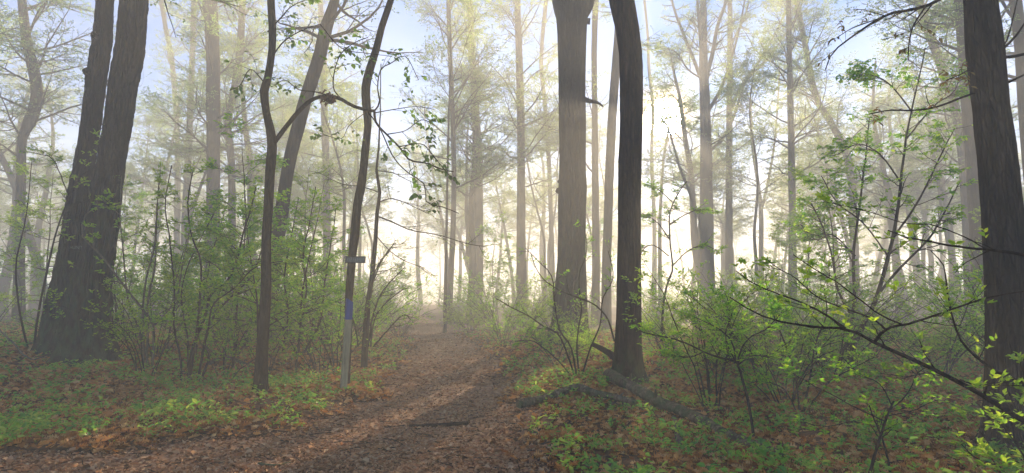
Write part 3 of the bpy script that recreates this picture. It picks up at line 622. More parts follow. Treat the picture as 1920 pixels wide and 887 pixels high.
hero_tree("y_forked_tree", "faint Y shaped trunk in the mist between fan limbed trunk and redbud", 35, [(1408, 230, 5), (1410, 265, 5), (1416, 310, 6), (1422, 350, 7), (1427, 400, 8), (1427, 480, 9), (1427, 590, 10)], G, LG,
          top=23, sides=12, flare=0.2, seed=53, crown=(8, 7), zlo=9, px_limbs=(([(1427, 395), (1436, 360), (1444, 320), (1452, 270), (1458, 200), (1462, 120)], 6, 3, 1),))
hero_tree("dead_limbed_sapling", "bare thin sapling with drooping side twigs right of the post", 13.5, [(712, 230, 3), (710, 280, 4), (706, 320, 5), (712, 360, 6), (707, 400, 7), (704, 450, 8), (697, 520, 9), (690, 570, 10), (685, 640, 12)], M['bark_thin'], LG,
          top=7.5, sides=10, flare=0.1, seed=54, crown=(3, 0), zlo=3, lm=(9, 5, 3), leaf=(0.03, 0.055),
          px_limbs=(([(706, 405), (740, 418), (770, 432), (820, 440), (880, 458), (910, 462)], 3, 1, -0.5), ([(709, 380), (735, 372), (770, 385), (800, 400)], 2, 0.8, -0.8), ([(706, 320), (740, 325), (780, 345), (830, 350)], 2, 0.8, 0.6),
                    ([(708, 360), (680, 350), (640, 345), (610, 330)], 2, 0.8, 0.5), ([(704, 440), (730, 470), (760, 490), (790, 500)], 2, 0.8, 0.3), ([(695, 540), (715, 490), (730, 470), (742, 450)], 3, 1, -0.4)))

# background trees: a few kinds, copied
def bg_proto(seed, Ht, r0, leafmat, dens=(10, 8, 11), nl=24, zlo=0.42, wav=0.25):
    rng = np.random.default_rng(seed)
    p = np.array([0., 0, -0.3]); rows = [np.append(p, r0 * 1.1)]; d = np.array([rng.normal(0, 0.03), rng.normal(0, 0.03), 1])
    nseg = 11
    for i in range(nseg):
        d = norm(d + rng.normal(0, 0.05, 3) * np.array([1, 1, 0]) * wav * 3); d[2] = max(d[2], .8)
        p = p + d * (Ht + 0.3) / nseg; rows.append(np.append(p, r0 * (1 - 0.82 * (i + 1) / nseg)))
    line = smooth_line(np.array(rows), 0.6); line[:, 2] = np.minimum(line[:, 2], Ht)
    root = empty("forest_tree", (0, 0, 0)); mt = MB(); mc = MB()
    trunk_mesh(mt, line, 10, 0.3, 0.5, 0.04, seed)
    P, R = crown_limbs(rng, line, Ht * zlo, Ht * 0.93, nl, (2.8, 6.0)); P[..., 2] = np.minimum(P[..., 2], Ht)
    fill_crown(rng, mt, mc, P, R, (0.075, 0.13), *dens, sides=5, world=False, l1=(1.4, 3.0), l2=(0.5, 1.2))
    mt.build("trunk", G, root); mc.build("crown", [M['twig_dark'], leafmat], root)
    return root
protos = [bg_proto(201, 23.5, 0.30, LC), bg_proto(202, 22.5, 0.24, LG, nl=18), bg_proto(203, 24, 0.40, LG, nl=19), bg_proto(204, 21, 0.19, LC, zlo=0.34), bg_proto(205, 23.5, 0.3, LC, wav=0.5), bg_proto(206, 20, 0.16, LG, nl=18, zlo=0.34, wav=0.6)]
rng = np.random.default_rng(77)
spots = []; tries = 0
while len(spots) < 150 and tries < 12000:
    tries += 1
    d = 40 + 85 * rng.uniform(0, 1) ** 1.1
    px = rng.uniform(-60, 1980); x = (px - 960) / F_PX * d
    if abs(px - 1240) < (55 if d < 90 else 24) or (735 < px < 835 and d < 75): continue
    if in_path(x, d) > -1.2: continue
    if any((x - a) ** 2 + (d - b) ** 2 < (2.3 + 0.02 * d) ** 2 for a, b, _ in spots): continue
    if sum(1 for a, b, q in spots if abs(q - px) < 12) > 1: continue
    spots.append((x, d, px))
for _ in range(22):          # the wood goes on past both edges of the picture
    d = rng.uniform(26, 85); px = rng.uniform(-480, -70) if _ % 2 else rng.uniform(1990, 2400)
    spots.append(((px - 960) / F_PX * d, d, px))
spots.sort(key=lambda s: s[2])
bg_objs = []
used = set()
for i, (x, d, px) in enumerate(spots):
    j = int(rng.integers(0, 6))
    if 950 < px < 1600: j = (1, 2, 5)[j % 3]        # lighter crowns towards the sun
    if j not in used: o = protos[j]; used.add(j)
    else: o = copy_tree(protos[j])
    o.location = (x, d, float(H(x, d))); o.rotation_euler = (0, 0, rng.uniform(0, 6.28)); s = rng.uniform(0.85, 1.0); o.scale = (s * rng.uniform(.9, 1.25), s * rng.uniform(.9, 1.25), s)
    bg_objs.append((px, d, o))
for j in range(6):
    if j not in used:
        for c in list(protos[j].children): bpy.data.objects.remove(c)
        bpy.data.objects.remove(protos[j])

# ------------------------------------------------------------------ understory plants
def twiggy(rng, mb, P, R, m1, m2, l1, l2, leaf, mleaf, leafmat=1, upright=0.15, flat=0.3, rmin=0.002, droop=0.05, width=0.5, bare=0.0, tmin=0.25, sides=5):
    v, f = tubes(P, R, sides); mb.add(v, f, 0)
    P1, R1 = spawn(rng, P, R, m1, l1, (25, 65), 6, tmin, 1.0, 0.2, 0.13, 0.55, flat=flat, rmin=rmin * 1.3)
    v, f = tubes(P1, R1, 4); mb.add(v, f, 0)
    P2, R2 = spawn(rng, P1, R1, m2, l2, (25, 65), 4, 0.2, 1.0, 0.1, 0.1, 0.55, flat=flat, rmin=rmin)
    v, f = tubes(P2, R2, 3); mb.add(v, f, 0)
    if bare: P2 = P2[rng.uniform(0, 1, len(P2)) > bare]
    leaf_on(rng, mb, P2, mleaf, leaf, leafmat, droop=droop, jit=0.35, width=width, upright=upright, tmin=0.3)

def shrub_proto(seed, Hh, ns, spread, leafmat, leaf=(0.04, 0.078), m=(7, 5, 5), bare=0.15):
    rng = np.random.default_rng(seed); P = []; R = []
    for i in range(ns):
        az = rng.uniform(0, 6.28); r = rng.uniform(0.02, 0.18)
        p = np.array([math.cos(az) * r, math.sin(az) * r, -0.08]); el = math.radians(rng.uniform(55, 88))
        d = np.array([math.cos(az) * math.cos(el), math.sin(az) * math.cos(el), math.sin(el)]); L = Hh * rng.uniform(0.65, 1.1); pts = [p]
        for _ in range(11):
            d = norm(d + rng.normal(0, 0.07, 3) + spread * np.array([math.cos(az), math.sin(az), -0.3]) * 0.06); pts.append(pts[-1] + d * L / 11)
        P.append(pts); r0 = rng.uniform(0.007, 0.016); R.append(np.linspace(r0, 0.003, 12))
    mb = MB(); twiggy(rng, mb, np.array(P), np.array(R), m[0], m[1], (0.3, 0.9), (0.12, 0.4), leaf, m[2], bare=bare)
    root = empty("understory_shrub", (0, 0, 0))
    st = MB(); return root, mb, leafmat
def finish_shrub(t, name):
    root, mb, lm = t; root.name = name
    mb.build("foliage", [M['bark_thin'], lm], root); return root
LS, LN = M['leaf_shrub'], M['leaf_near']
shr = [finish_shrub(shrub_proto(301, 2.2, 9, 1.0, LS), "understory_shrub"), finish_shrub(shrub_proto(302, 1.6, 8, 1.6, LS), "understory_shrub"),
       finish_shrub(shrub_proto(303, 2.8, 10, 0.8, LS), "understory_shrub"), finish_shrub(shrub_proto(304, 1.2, 7, 1.5, LN, m=(12, 6, 5)), "understory_shrub"), finish_shrub(shrub_proto(305, 2.4, 8, 1.3, LN, (0.04, 0.075)), "understory_shrub")]
def sapling_proto(seed, Hh, nb, leafmat, leaf=(0.05, 0.09), dens=(8, 5, 5), L=(0.9, 2.2)):
    rng = np.random.default_rng(seed); p = np.array([0., 0, -0.1]); rows = []; d = np.array([rng.normal(0, .12), rng.normal(0, .12), 1])
    for i in range(12):
        rows.append(np.append(p, 0.028 * (1 - 0.85 * i / 11))); d = norm(d + rng.normal(0, 0.07, 3) + np.array([0, 0, .05])); p = p + d * Hh / 11
    line = smooth_line(np.array(rows), 0.2); P, R = [], []
    for i in range(nb):
        u = rng.uniform(0.22, 0.98); q = line[int(u * (len(line) - 1))]; az = rng.uniform(0, 6.28); el = math.radians(rng.uniform(0, 25) + 25 * u)
        dd = np.array([math.cos(az) * math.cos(el), math.sin(az) * math.cos(el), math.sin(el)]); ln = rng.uniform(*L) * (1.1 - 0.7 * u); pts = [q[:3]]
        for _ in range(8): dd = norm(dd + rng.normal(0, 0.1, 3)); pts.append(pts[-1] + dd * ln / 8)
        P.append(pts); R.append(np.linspace(min(q[3] * .6, 0.012), 0.003, 9))
    root = empty("understory_tree", (0, 0, 0)); mt = MB(); trunk_mesh(mt, line, 8, 0.1, 0.1, 0.03, seed)
    mc = MB(); twiggy(rng, mc, np.array(P), np.array(R), dens[0], dens[1], (0.3, 0.8), (0.12, 0.35), leaf, dens[2], flat=0.75, upright=0.0, droop=0.1, width=0.6, tmin=0.2)
    mt.build("trunk", M['bark_thin'], root); mc.build("crown", [M['bark_thin'], leafmat], root); return root
sap = [sapling_proto(401, 4.6, 16, LS), sapling_proto(402, 5.6, 20, LS), sapling_proto(403, 3.6, 14, LS, dens=(9, 6, 6)), sapling_proto(404, 5.0, 16, LN, (0.045, 0.08))]

plant_objs = []   # (px, d, obj, kind)
usedp = set()
def put(proto, px, d, s, rot, kind):
    x = (px - 960) / F_PX * d
    if id(proto) in usedp: o = copy_tree(proto)
    else: o = proto; usedp.add(id(proto))
    o.location = (x, d, float(H(x, d))); o.rotation_euler = (0, 0, rot); o.scale = (s, s, s)
    plant_objs.append((px, d, o, kind)); return o
rng = np.random.default_rng(9)
def scatter(n, pxr, dr, protos_, sr, kind, gap, avoid=()):
    c = 0; t = 0
    while c < n and t < 4000:
        t += 1; px = rng.uniform(*pxr); d = rng.uniform(*dr); x = (px - 960) / F_PX * d
        if in_path(x, d) > -0.7: continue
        if any(abs(px - a) < b and d < dm for a, b, dm in avoid): continue
        if any((px - q[0]) ** 2 * (d / F_PX) ** 2 + (d - q[1]) ** 2 < gap ** 2 for q in plant_objs if q[3] == kind): continue
        put(protos_[int(rng.integers(len(protos_)))], px, d, rng.uniform(*sr), rng.uniform(0, 6.28), kind); c += 1
av = ((150, 100, 12.6), (650, 45, 10.6), (490, 30, 9.6), (1178, 45, 10.6), (1072, 20, 11))
scatter(9, (190, 620), (11, 16), sap, (0.8, 1.05), 'tree', 1.3, av)
scatter(6, (-40, 640), (16, 28), sap, (0.9, 1.3), 'tree', 2.0)
scatter(11, (-30, 640), (10.8, 15), shr, (0.7, 1.05), 'shrub', 0.8, av)
scatter(17, (-60, 700), (15, 27), shr, (1.0, 1.5), 'shrub', 1.2)
scatter(12, (880, 1600), (12.5, 18), shr, (0.6, 0.95), 'shrub', 1.0, av)
scatter(18, (880, 1960), (17, 30), shr, (0.8, 1.3), 'shrub', 1.5)
scatter(17, (1300, 1960), (8.5, 15), shr, (0.8, 1.2), 'shrub', 0.9, av)
scatter(3, (1450, 1960), (12, 20), sap, (0.8, 1.1), 'tree', 2.0)
scatter(34, (-40, 1960), (45, 95), sap, (1.1, 1.7), 'tree', 3.0)
scatter(5, (900, 1700), (24, 40), sap, (0.9, 1.3), 'tree', 3.0)
scatter(12, (800, 1010), (20, 46), shr, (1.0, 1.5), 'shrub', 1.2)
scatter(9, (640, 790), (38, 64), shr, (1.3, 1.9), 'shrub', 1.4)
scatter(11, (640, 780), (16, 40), shr, (0.9, 1.4), 'shrub', 1.2)
scatter(60, (-40, 1960), (32, 85), shr, (1.4, 2.3), 'shrub', 2.2)

def px_plant(name, label, cat, d, stems, leafmat, barkm, seed, leaf=(0.05, 0.08), m=(10, 5, 5), l1=(0.2, 0.7), l2=(0.08, 0.25), bare=0.1, land=None, part=("stem", "foliage"), flat=0.3, upright=0.15, width=0.5, base=None, droop=0.05, rmin=0.0018, tmin=0.3, thick_leafed=None):
    """a plant whose stems follow the photograph: stems = (pixels, width0, width1, depth offset at start, at end)"""
    rng = np.random.default_rng(seed); k = depth_of(d) / F_PX; ms = MB(); mf = MB(); b0 = None
    track = []
    for pts, w0, w1, da, db in stems:
        near = [(math.hypot(q[0] - pts[0][0], q[1] - pts[0][1]), q[2]) for q in track]
        if near and min(near)[0] < 14 and pts[0][1] < stems[0][0][0][1] - 12: da_old, da = da, min(near)[1]; db = da + (db - da_old)
        for i in range(len(pts) - 1):
            for t in np.linspace(0, 1, 8):
                track.append((pts[i][0] + (pts[i + 1][0] - pts[i][0]) * t, pts[i][1] + (pts[i + 1][1] - pts[i][1]) * t, da + (db - da) * (i + t) / (len(pts) - 1)))
        dl = np.linspace(da, db, len(pts))
        ln = np.array([np.append(PX(x, y, d + q), 0) for (x, y), q in zip(pts, dl)]); ln[:, 3] = np.linspace(w0, w1, len(pts)) * 0.5 * k
        if b0 is None: b0 = ln[0, :3].copy(); b0[2] = float(H(b0[0], b0[1]))
        if abs(ln[0, 2] - float(H(ln[0, 0], ln[0, 1]))) < 0.3: ln[0, 2] = float(H(ln[0, 0], ln[0, 1])) - 0.05
        ln = resample(smooth_line(ln, 0.06), 20); P = ln[None, :, :3]; R = ln[None, :, 3]
        P[:, 1:-1] += rng.normal(0, 0.12 * k * 9, P[:, 1:-1].shape) * 0.25
        v, f = tubes(P, R, 8 if w0 > 4 else 6); ms.add(v, f)
        P1, R1 = spawn(rng, P, R, m[0], l1, (25, 65), 6, tmin, 1.0, 0.2, 0.12, 0.5, flat=flat, rmin=rmin * 1.3)
        v, f = tubes(P1, R1, 4); mf.add(v, f, 0)
        P2, R2 = spawn(rng, P1, R1, m[1], l2, (25, 65), 4, 0.2, 1.0, 0.1, 0.1, 0.55, flat=flat, rmin=rmin)
        v, f = tubes(P2, R2, 3); mf.add(v, f, 0)
        P2 = P2[rng.uniform(0, 1, len(P2)) > bare]
        leaf_on(rng, mf, P2, m[2], leaf, 1, droop=droop, jit=0.35, width=width, upright=upright, tmin=0.4)
    root = empty(name, b0); tag(root, label, cat)
    ms.build(part[0], barkm, root, b0); mf.build(part[1], [barkm, leafmat], root, b0)
    if land: LAND.append((stems[0][0][0][0], land))
    return root
TD, TH = M['twig_dark'], M['bark_thin']
px_plant("shrub", "tangled shrub right of the twin oak with one pale stem slanting left", "shrub", 11.6,
    [([(268, 702), (269, 640), (268, 580), (275, 520), (290, 460), (293, 400), (300, 330)], 4, 2, 0, -.3), ([(275, 702), (276, 640), (278, 560), (290, 500), (293, 430), (296, 380)], 5, 2, .1, .4),
     ([(284, 704), (289, 645), (286, 606), (270, 584), (248, 556), (225, 526), (190, 479), (155, 442), (163, 400), (212, 372), (222, 345)], 5, 2, 0, -.8), ([(281, 704), (262, 620), (240, 560), (232, 480), (225, 400), (228, 330)], 4, 1.5, .2, .6),
     ([(290, 610), (330, 560), (345, 480), (360, 420)], 3, 1.5, 0, .4)],
    LN, M['twig_pale'], 601, (0.05, 0.09), m=(12, 6, 5), land="tangled shrub")
px_plant("shrub", "many stemmed dark shrub leaning right, between tangled shrub and forked sapling", "shrub", 10.8,
    [([(352, 720), (362, 650), (384, 594), (395, 549), (425, 530), (448, 475), (455, 440), (468, 400), (480, 350)], 6, 2, 0, -.4), ([(356, 705), (366, 640), (372, 594), (377, 494), (360, 446), (352, 380), (362, 320)], 5, 2, .1, .5),
     ([(372, 712), (392, 670), (384, 648), (390, 620), (400, 570), (440, 540), (480, 500), (530, 490)], 4.5, 1.5, -.1, -.7), ([(340, 722), (338, 670), (326, 610), (327, 540), (318, 450), (310, 380), (322, 310)], 4, 1.5, 0, .3),
     ([(370, 715), (392, 610), (430, 560), (470, 520), (490, 470), (500, 420)], 5, 1.5, .1, .6), ([(350, 720), (352, 640), (340, 560), (352, 500), (380, 440), (402, 400)], 3, 1.5, .2, .9)],
    LN, TD, 602, (0.05, 0.09), m=(12, 6, 5), land="dark shrub")
px_plant("shrub", "leafy green shrub between forked sapling and post", "shrub", 12.5,
    [([(560, 660), (565, 600), (575, 540), (568, 480), (580, 420), (592, 350)], 4, 1.5, 0, -.3), ([(570, 662), (600, 600), (610, 520), (622, 450), (630, 390)], 4, 1.5, 0, .5), ([(530, 660), (540, 590), (533, 520), (545, 450), (560, 370)], 4, 1.5, 0, .5), ([(555, 660), (520, 600), (470, 560), (440, 520)], 3, 1.5, 0, -.4)],
    LS, TH, 603, (0.05, 0.09), m=(12, 6, 5))
px_plant("shrub", "bare twigged shrub leaning right behind the post", "shrub", 13.0,
    [([(690, 650), (700, 590), (715, 550), (740, 520), (760, 500)], 4, 1.5, 0, -.3), ([(695, 650), (702, 600), (722, 570), (752, 545), (765, 540)], 3, 1.2, 0, .5), ([(680, 650), (690, 590), (700, 520), (720, 480), (742, 455)], 4, 1.5, 0, .5), ([(672, 650), (662, 600), (640, 570), (610, 560)], 3, 1.2, 0, .2), ([(700, 650), (735, 610), (758, 590), (770, 600)], 3, 1.2, 0, -.4)],
    LS, TH, 604, (0.03, 0.055), m=(8, 5, 4), bare=0.4)
px_plant("shrub", "wiry shrub in front of the broad trunk's foot", "shrub", 11.4,
    [([(1080, 706), (1062, 660), (1048, 628), (1020, 612), (990, 592), (958, 576), (930, 560)], 4, 1.3, 0, -.5), ([(1083, 706), (1070, 650), (1050, 620), (1040, 570), (1035, 520), (1010, 490), (985, 465)], 4, 1.3, 0, -.2),
     ([(1086, 706), (1082, 640), (1090, 580), (1085, 520), (1100, 470), (1095, 420)], 3.5, 1.3, 0, .4), ([(1152, 640), (1140, 600), (1120, 575), (1095, 562), (1050, 545), (1015, 520), (1000, 490), (995, 475)], 3.5, 1.3, .1, -.3),
     ([(1088, 706), (1108, 650), (1125, 610), (1130, 560), (1150, 520), (1140, 470)], 3.5, 1.3, 0, -.3), ([(1078, 706), (1040, 670), (1000, 640), (965, 640)], 3, 1.3, 0, -.3)],
    LS, TH, 605, (0.03, 0.055), m=(8, 5, 5), bare=0.25, land="wiry shrub")
px_plant("small_tree", "small misty tree with a flat layered top below the sun", "tree", 14.5,
    [([(1240, 640), (1243, 590), (1245, 560), (1252, 530), (1261, 505), (1256, 450), (1256, 400), (1270, 365), (1288, 340)], 5, 1.6, 0, 0), ([(1256, 450), (1235, 420), (1215, 405), (1204, 400)], 2.5, 1, 0, -.5), ([(1256, 420), (1290, 400), (1320, 392), (1350, 398)], 2.5, 1, 0, .5),
     ([(1260, 500), (1290, 470), (1320, 460), (1345, 470)], 2.5, 1, 0, -.6), ([(1254, 480), (1225, 460), (1205, 470), (1198, 500)], 2.5, 1, 0, .7), ([(1262, 380), (1240, 360), (1225, 350)], 2, 1, 0, .4)],
    M['leaf_shrub'], TH, 606, (0.04, 0.07), m=(15, 8, 5), l1=(0.2, 0.7), flat=0.8, upright=0, part=("trunk", "crown"), tmin=0.45, land="small layered tree")
px_plant("shrub", "umbrella shaped shrub on a single dark stem above the fallen log", "shrub", 6.9,
    [([(1414, 812), (1406, 770), (1396, 725), (1386, 690), (1378, 677), (1350, 671), (1320, 660), (1290, 645), (1258, 634), (1225, 628), (1190, 618)], 5.5, 1.5, 0, -.6), ([(1380, 680), (1372, 640), (1345, 615), (1315, 600), (1290, 590)], 3, 1.3, 0, .3),
     ([(1382, 682), (1392, 650), (1410, 630), (1440, 615), (1470, 580)], 3, 1.3, 0, -.4), ([(1384, 684), (1410, 668), (1445, 665), (1480, 640)], 3, 1.3, 0, .6), ([(1320, 660), (1290, 670), (1250, 665)], 2, 1, -.3, -.2), ([(1378, 677), (1360, 630), (1372, 590), (1360, 550)], 2.5, 1.2, 0, .3)],
    LS, TD, 607, (0.035, 0.055), m=(12, 6, 5), l1=(0.15, 0.4), l2=(0.06, 0.18), flat=0.5, tmin=0.4, land="umbrella shrub")
px_plant("redbud_tree", "leafy multi trunked tree leaning right, left of the right edge trunk", "tree", 10.8,
    [([(1590, 705), (1600, 650), (1625, 600), (1650, 540), (1668, 470), (1682, 400), (1690, 330), (1700, 250), (1720, 160), (1735, 90)], 10, 1.5, 0, -.6), ([(1584, 705), (1592, 640), (1602, 560), (1600, 480), (1610, 400), (1622, 300), (1630, 220)], 8, 2, .1, .4),
     ([(1640, 560), (1690, 500), (1740, 450), (1770, 400), (1800, 340)], 5, 2, 0, .6), ([(1600, 600), (1570, 540), (1560, 480), (1540, 420), (1520, 380)], 5, 2, 0, -.7), ([(1672, 450), (1720, 380), (1760, 300), (1790, 240)], 4, 1.6, 0, -1),
     ([(1688, 340), (1650, 290), (1610, 270), (1570, 290)], 3, 1.5, 0, .5), ([(1604, 480), (1560, 440), (1530, 450), (1500, 420)], 3, 1.5, 0, .9), ([(1710, 210), (1670, 160), (1630, 140), (1600, 150)], 3, 1.5, -.3, -.9), ([(1700, 260), (1750, 200), (1790, 170), (1800, 130)], 3, 1.5, 0, .9), ([(1665, 480), (1620, 420), (1570, 380), (1540, 330)], 3, 1.5, 0, -.9)],
    M['leaf_shrub'], TD, 608, (0.045, 0.08), m=(17, 8, 5), l1=(0.3, 0.9), l2=(0.1, 0.35), flat=0.75, upright=0, width=0.65, droop=0.3, part=("trunk", "crown"), tmin=0.3, land="redbud")
px_plant("near_shrub", "near shrub reaching in from the right with a long dark bough and bright leaves", "shrub", 3.5,
    [([(2010, 850), (1960, 812), (1922, 790), (1890, 772), (1840, 740), (1790, 712), (1745, 690), (1690, 665), (1650, 647), (1615, 628), (1585, 616), (1540, 614), (1490, 608), (1440, 597), (1400, 578), (1368, 557)], 12, 2, .2, 0.3),
     ([(1640, 642), (1652, 625), (1668, 614), (1700, 608), (1745, 594), (1800, 575), (1850, 558), (1925, 545)], 6, 2, 0, -.5), ([(1585, 616), (1560, 598), (1530, 580), (1490, 562), (1450, 548), (1410, 530), (1380, 508)], 5, 1.6, 0, .3),
     ([(1662, 620), (1640, 600), (1600, 584), (1560, 570), (1525, 552), (1490, 520), (1462, 505), (1440, 488)], 4, 1.5, .1, .4), ([(1690, 608), (1650, 590), (1610, 560), (1570, 530), (1520, 500), (1488, 478)], 3, 1.4, 0, -.3),
     ([(1960, 740), (1905, 712), (1860, 692), (1820, 660), (1796, 628), (1778, 560), (1770, 500), (1745, 470)], 7, 2, .4, .6), ([(1800, 712), (1830, 722), (1880, 722), (1925, 724)], 3, 1.6, 0, -.3),
     ([(1950, 486), (1900, 474), (1850, 468), (1790, 462), (1740, 452), (1700, 445), (1665, 432)], 6, 2, -.3, .2), ([(1850, 468), (1800, 440), (1740, 420), (1700, 420), (1640, 400), (1560, 380)], 2.5, 1.2, 0, .3),
     ([(1790, 712), (1740, 700), (1700, 706), (1650, 700)], 2, 1, 0, .2)],
    LN, TD, 609, (0.03, 0.055), m=(7, 3, 4), l1=(0.1, 0.35), l2=(0.05, 0.14), bare=0.35, land=None, upright=0.5, width=0.6, rmin=0.0011, tmin=0.25)
px_plant("near_shrub", "low bright leaved shrub at the foot of the right edge trunk", "shrub", 4.3,
    [([(1960, 960), (1935, 890), (1910, 840), (1880, 800), (1850, 780)], 4, 1.5, 0, 0), ([(1965, 960), (1950, 860), (1925, 790), (1900, 760), (1890, 730)], 4, 1.5, 0, .3), ([(1950, 960), (1900, 900), (1860, 870), (1830, 860), (1800, 830)], 4, 1.5, 0, -.3), ([(1975, 960), (1960, 820), (1935, 740), (1915, 690)], 4, 1.5, .2, .2)],
    LN, TD, 610, (0.035, 0.065), m=(7, 4, 5), l1=(0.1, 0.4), l2=(0.05, 0.16), bare=0.1, upright=0.3, rmin=0.0012)
px_plant("shrub", "low shrub with crossed dark stems near the bottom right", "shrub", 5.2,
    [([(1622, 905), (1638, 860), (1652, 815), (1664, 778), (1676, 752)], 6, 3, 0, -.1), ([(1672, 905), (1662, 850), (1650, 812), (1640, 790), (1630, 760)], 4.5, 2, .1, .1), ([(1660, 790), (1600, 762), (1560, 740), (1520, 720), (1470, 690)], 2.5, 1, 0, .3), ([(1668, 770), (1700, 740), (1720, 700), (1735, 690)], 2.5, 1, 0, -.2),
     ([(1640, 800), (1600, 790), (1550, 800), (1500, 790)], 2, 1, 0, .3), ([(1660, 780), (1710, 770), (1760, 750), (1790, 760)], 2, 1, 0, .3), ([(1672, 760), (1650, 720), (1610, 700), (1580, 670)], 2.5, 1, 0, .2)],
    LS, TD, 611, (0.035, 0.06), m=(6, 3, 5), l1=(0.12, 0.4), l2=(0.05, 0.16), bare=0.1, flat=0.6, rmin=0.0012, tmin=0.4)
px_plant("shrub", "light green shrub between umbrella shrub and crossed stems", "shrub", 8.0,
    [([(1500, 770), (1490, 700), (1470, 640), (1450, 590), (1440, 540)], 4, 1.5, 0, -.2), ([(1505, 770), (1520, 700), (1530, 640), (1550, 590), (1545, 540)], 4, 1.5, 0, .3), ([(1508, 770), (1550, 720), (1600, 690), (1640, 670)], 3, 1.3, 0, -.3), ([(1498, 770), (1470, 730), (1430, 715), (1400, 720)], 3, 1.3, 0, .4)],
    LS, TH, 612, (0.035, 0.06), m=(12, 6, 5), l1=(0.15, 0.5), l2=(0.08, 0.2))
px_plant("shrub", "sprig of bright leaves crossing the twin oak's trunks", "shrub", 12.8,
    [([(60, 690), (70, 600), (90, 500), (110, 420), (140, 350), (165, 300), (190, 240)], 4, 1.2, 0, -.6), ([(62, 690), (40, 600), (30, 500), (50, 400), (60, 300)], 4, 1.2, 0, .5), ([(120, 400), (150, 380), (190, 370), (215, 340)], 2, 1, -.4, -.5), ([(130, 370), (100, 300), (75, 290), (55, 285)], 2, 1, -.3, -.8), ([(150, 330), (180, 310), (200, 280), (208, 250)], 2, 1, -.4, -.5), ([(90, 500), (150, 500), (190, 540)], 2, 1, -.4, -.8)],
    LN, TH, 613, (0.04, 0.07), m=(12, 6, 5), tmin=0.45, l1=(0.15, 0.5))

# ------------------------------------------------------------------ post, board, nest
def wood_mat(name, c0, c1, scale=30):
    m, nt = new_mat(name); L = nt.links
    o = N(nt, "ShaderNodeOutputMaterial"); b = N(nt, "ShaderNodeBsdfPrincipled"); L.new(b.outputs[0], o.inputs[0]); b.inputs['Roughness'].default_value = 0.85
    g = N(nt, "ShaderNodeTexCoord"); n1 = noise(nt, mapping(nt, g.outputs['Object'], (scale, scale, scale * 0.05)), 1.5, 6, 0.6, 0.4)
    n2 = noise(nt, g.outputs['Object'], 3.0, 4)
    mx = N(nt, "ShaderNodeMix", data_type='RGBA', blend_type='MULTIPLY'); mx.inputs[0].default_value = 0.7
    L.new(ramp(nt, [(0.3, c0), (0.7, c1)], n1), mx.inputs[6]); L.new(ramp(nt, [(0.3, (.6, .65, .55)), (0.7, (1.2, 1.2, 1.1))], n2), mx.inputs[7])
    L.new(mx.outputs[2], b.inputs['Base Color'])
    bp = N(nt, "ShaderNodeBump"); bp.inputs['Strength'].default_value = 0.5; bp.inputs['Distance'].default_value = 0.004; L.new(n1, bp.inputs['Height']); L.new(bp.outputs[0], b.inputs['Normal'])
    return m
M['post_wood'] = wood_mat("weathered_post_wood", (0.13, 0.11, 0.06), (0.42, 0.35, 0.21))
M['post_blue'] = wood_mat("blue_trail_paint", (0.015, 0.035, 0.14), (0.035, 0.07, 0.24))
M['board'] = wood_mat("old_board_wood", (0.08, 0.078, 0.065), (0.17, 0.165, 0.14), 20)
gp = gpt(643, 731); d_post = gp[1]; kp = depth_of(d_post) / F_PX
root = empty("trail_post", gp); tag(root, "leaning square wooden post with a blue painted top beside the path", "post")
top_c = PX(655.5, 563, d_post); bot = gp.copy(); bot[2] -= 0.15
def prism(name, p0, p1, half, yaw, mat, slant=0.0, grow=1.0):
    ax = norm(p1 - p0); a = norm(np.cross(ax, np.array([math.sin(yaw), -math.cos(yaw), 0]))); b = np.cross(ax, a); v = []
    bev = half * 0.14
    prof = [(-half + bev, -half), (half - bev, -half), (half, -half + bev), (half, half - bev), (half - bev, half), (-half + bev, half), (-half, half - bev), (-half, -half + bev)]
    n_ = 9
    for i in range(n_):
        c = p0 + (p1 - p0) * i / (n_ - 1)
        for (u, w_) in prof:
            q = c + a * u + b * w_
            if i == n_ - 1: q = q + ax * slant * (u / half)
            v.append(q)
    f = [(i * 8 + j, i * 8 + (j + 1) % 8, (i + 1) * 8 + (j + 1) % 8, (i + 1) * 8 + j) for i in range(n_ - 1) for j in range(8)]
    mb = MB(); mb.add(v, f, 0, False); mb.add([v[(n_ - 1) * 8 + j] for j in range(8)], [tuple(range(8))], 0, False)
    return mb.build(name, mat, root, gp)
split = bot + (top_c - bot) * ((731 - 599) / (731 - 563.0) * 0.94 + 0.055)
split = PX(653.5, 599, d_post)
prism("post_shaft", bot, split, 5.6 * kp, math.radians(28), M['post_wood'])
prism("painted_top", split, top_c, 5.85 * kp, math.radians(28), M['post_blue'], slant=-3.5 * kp)
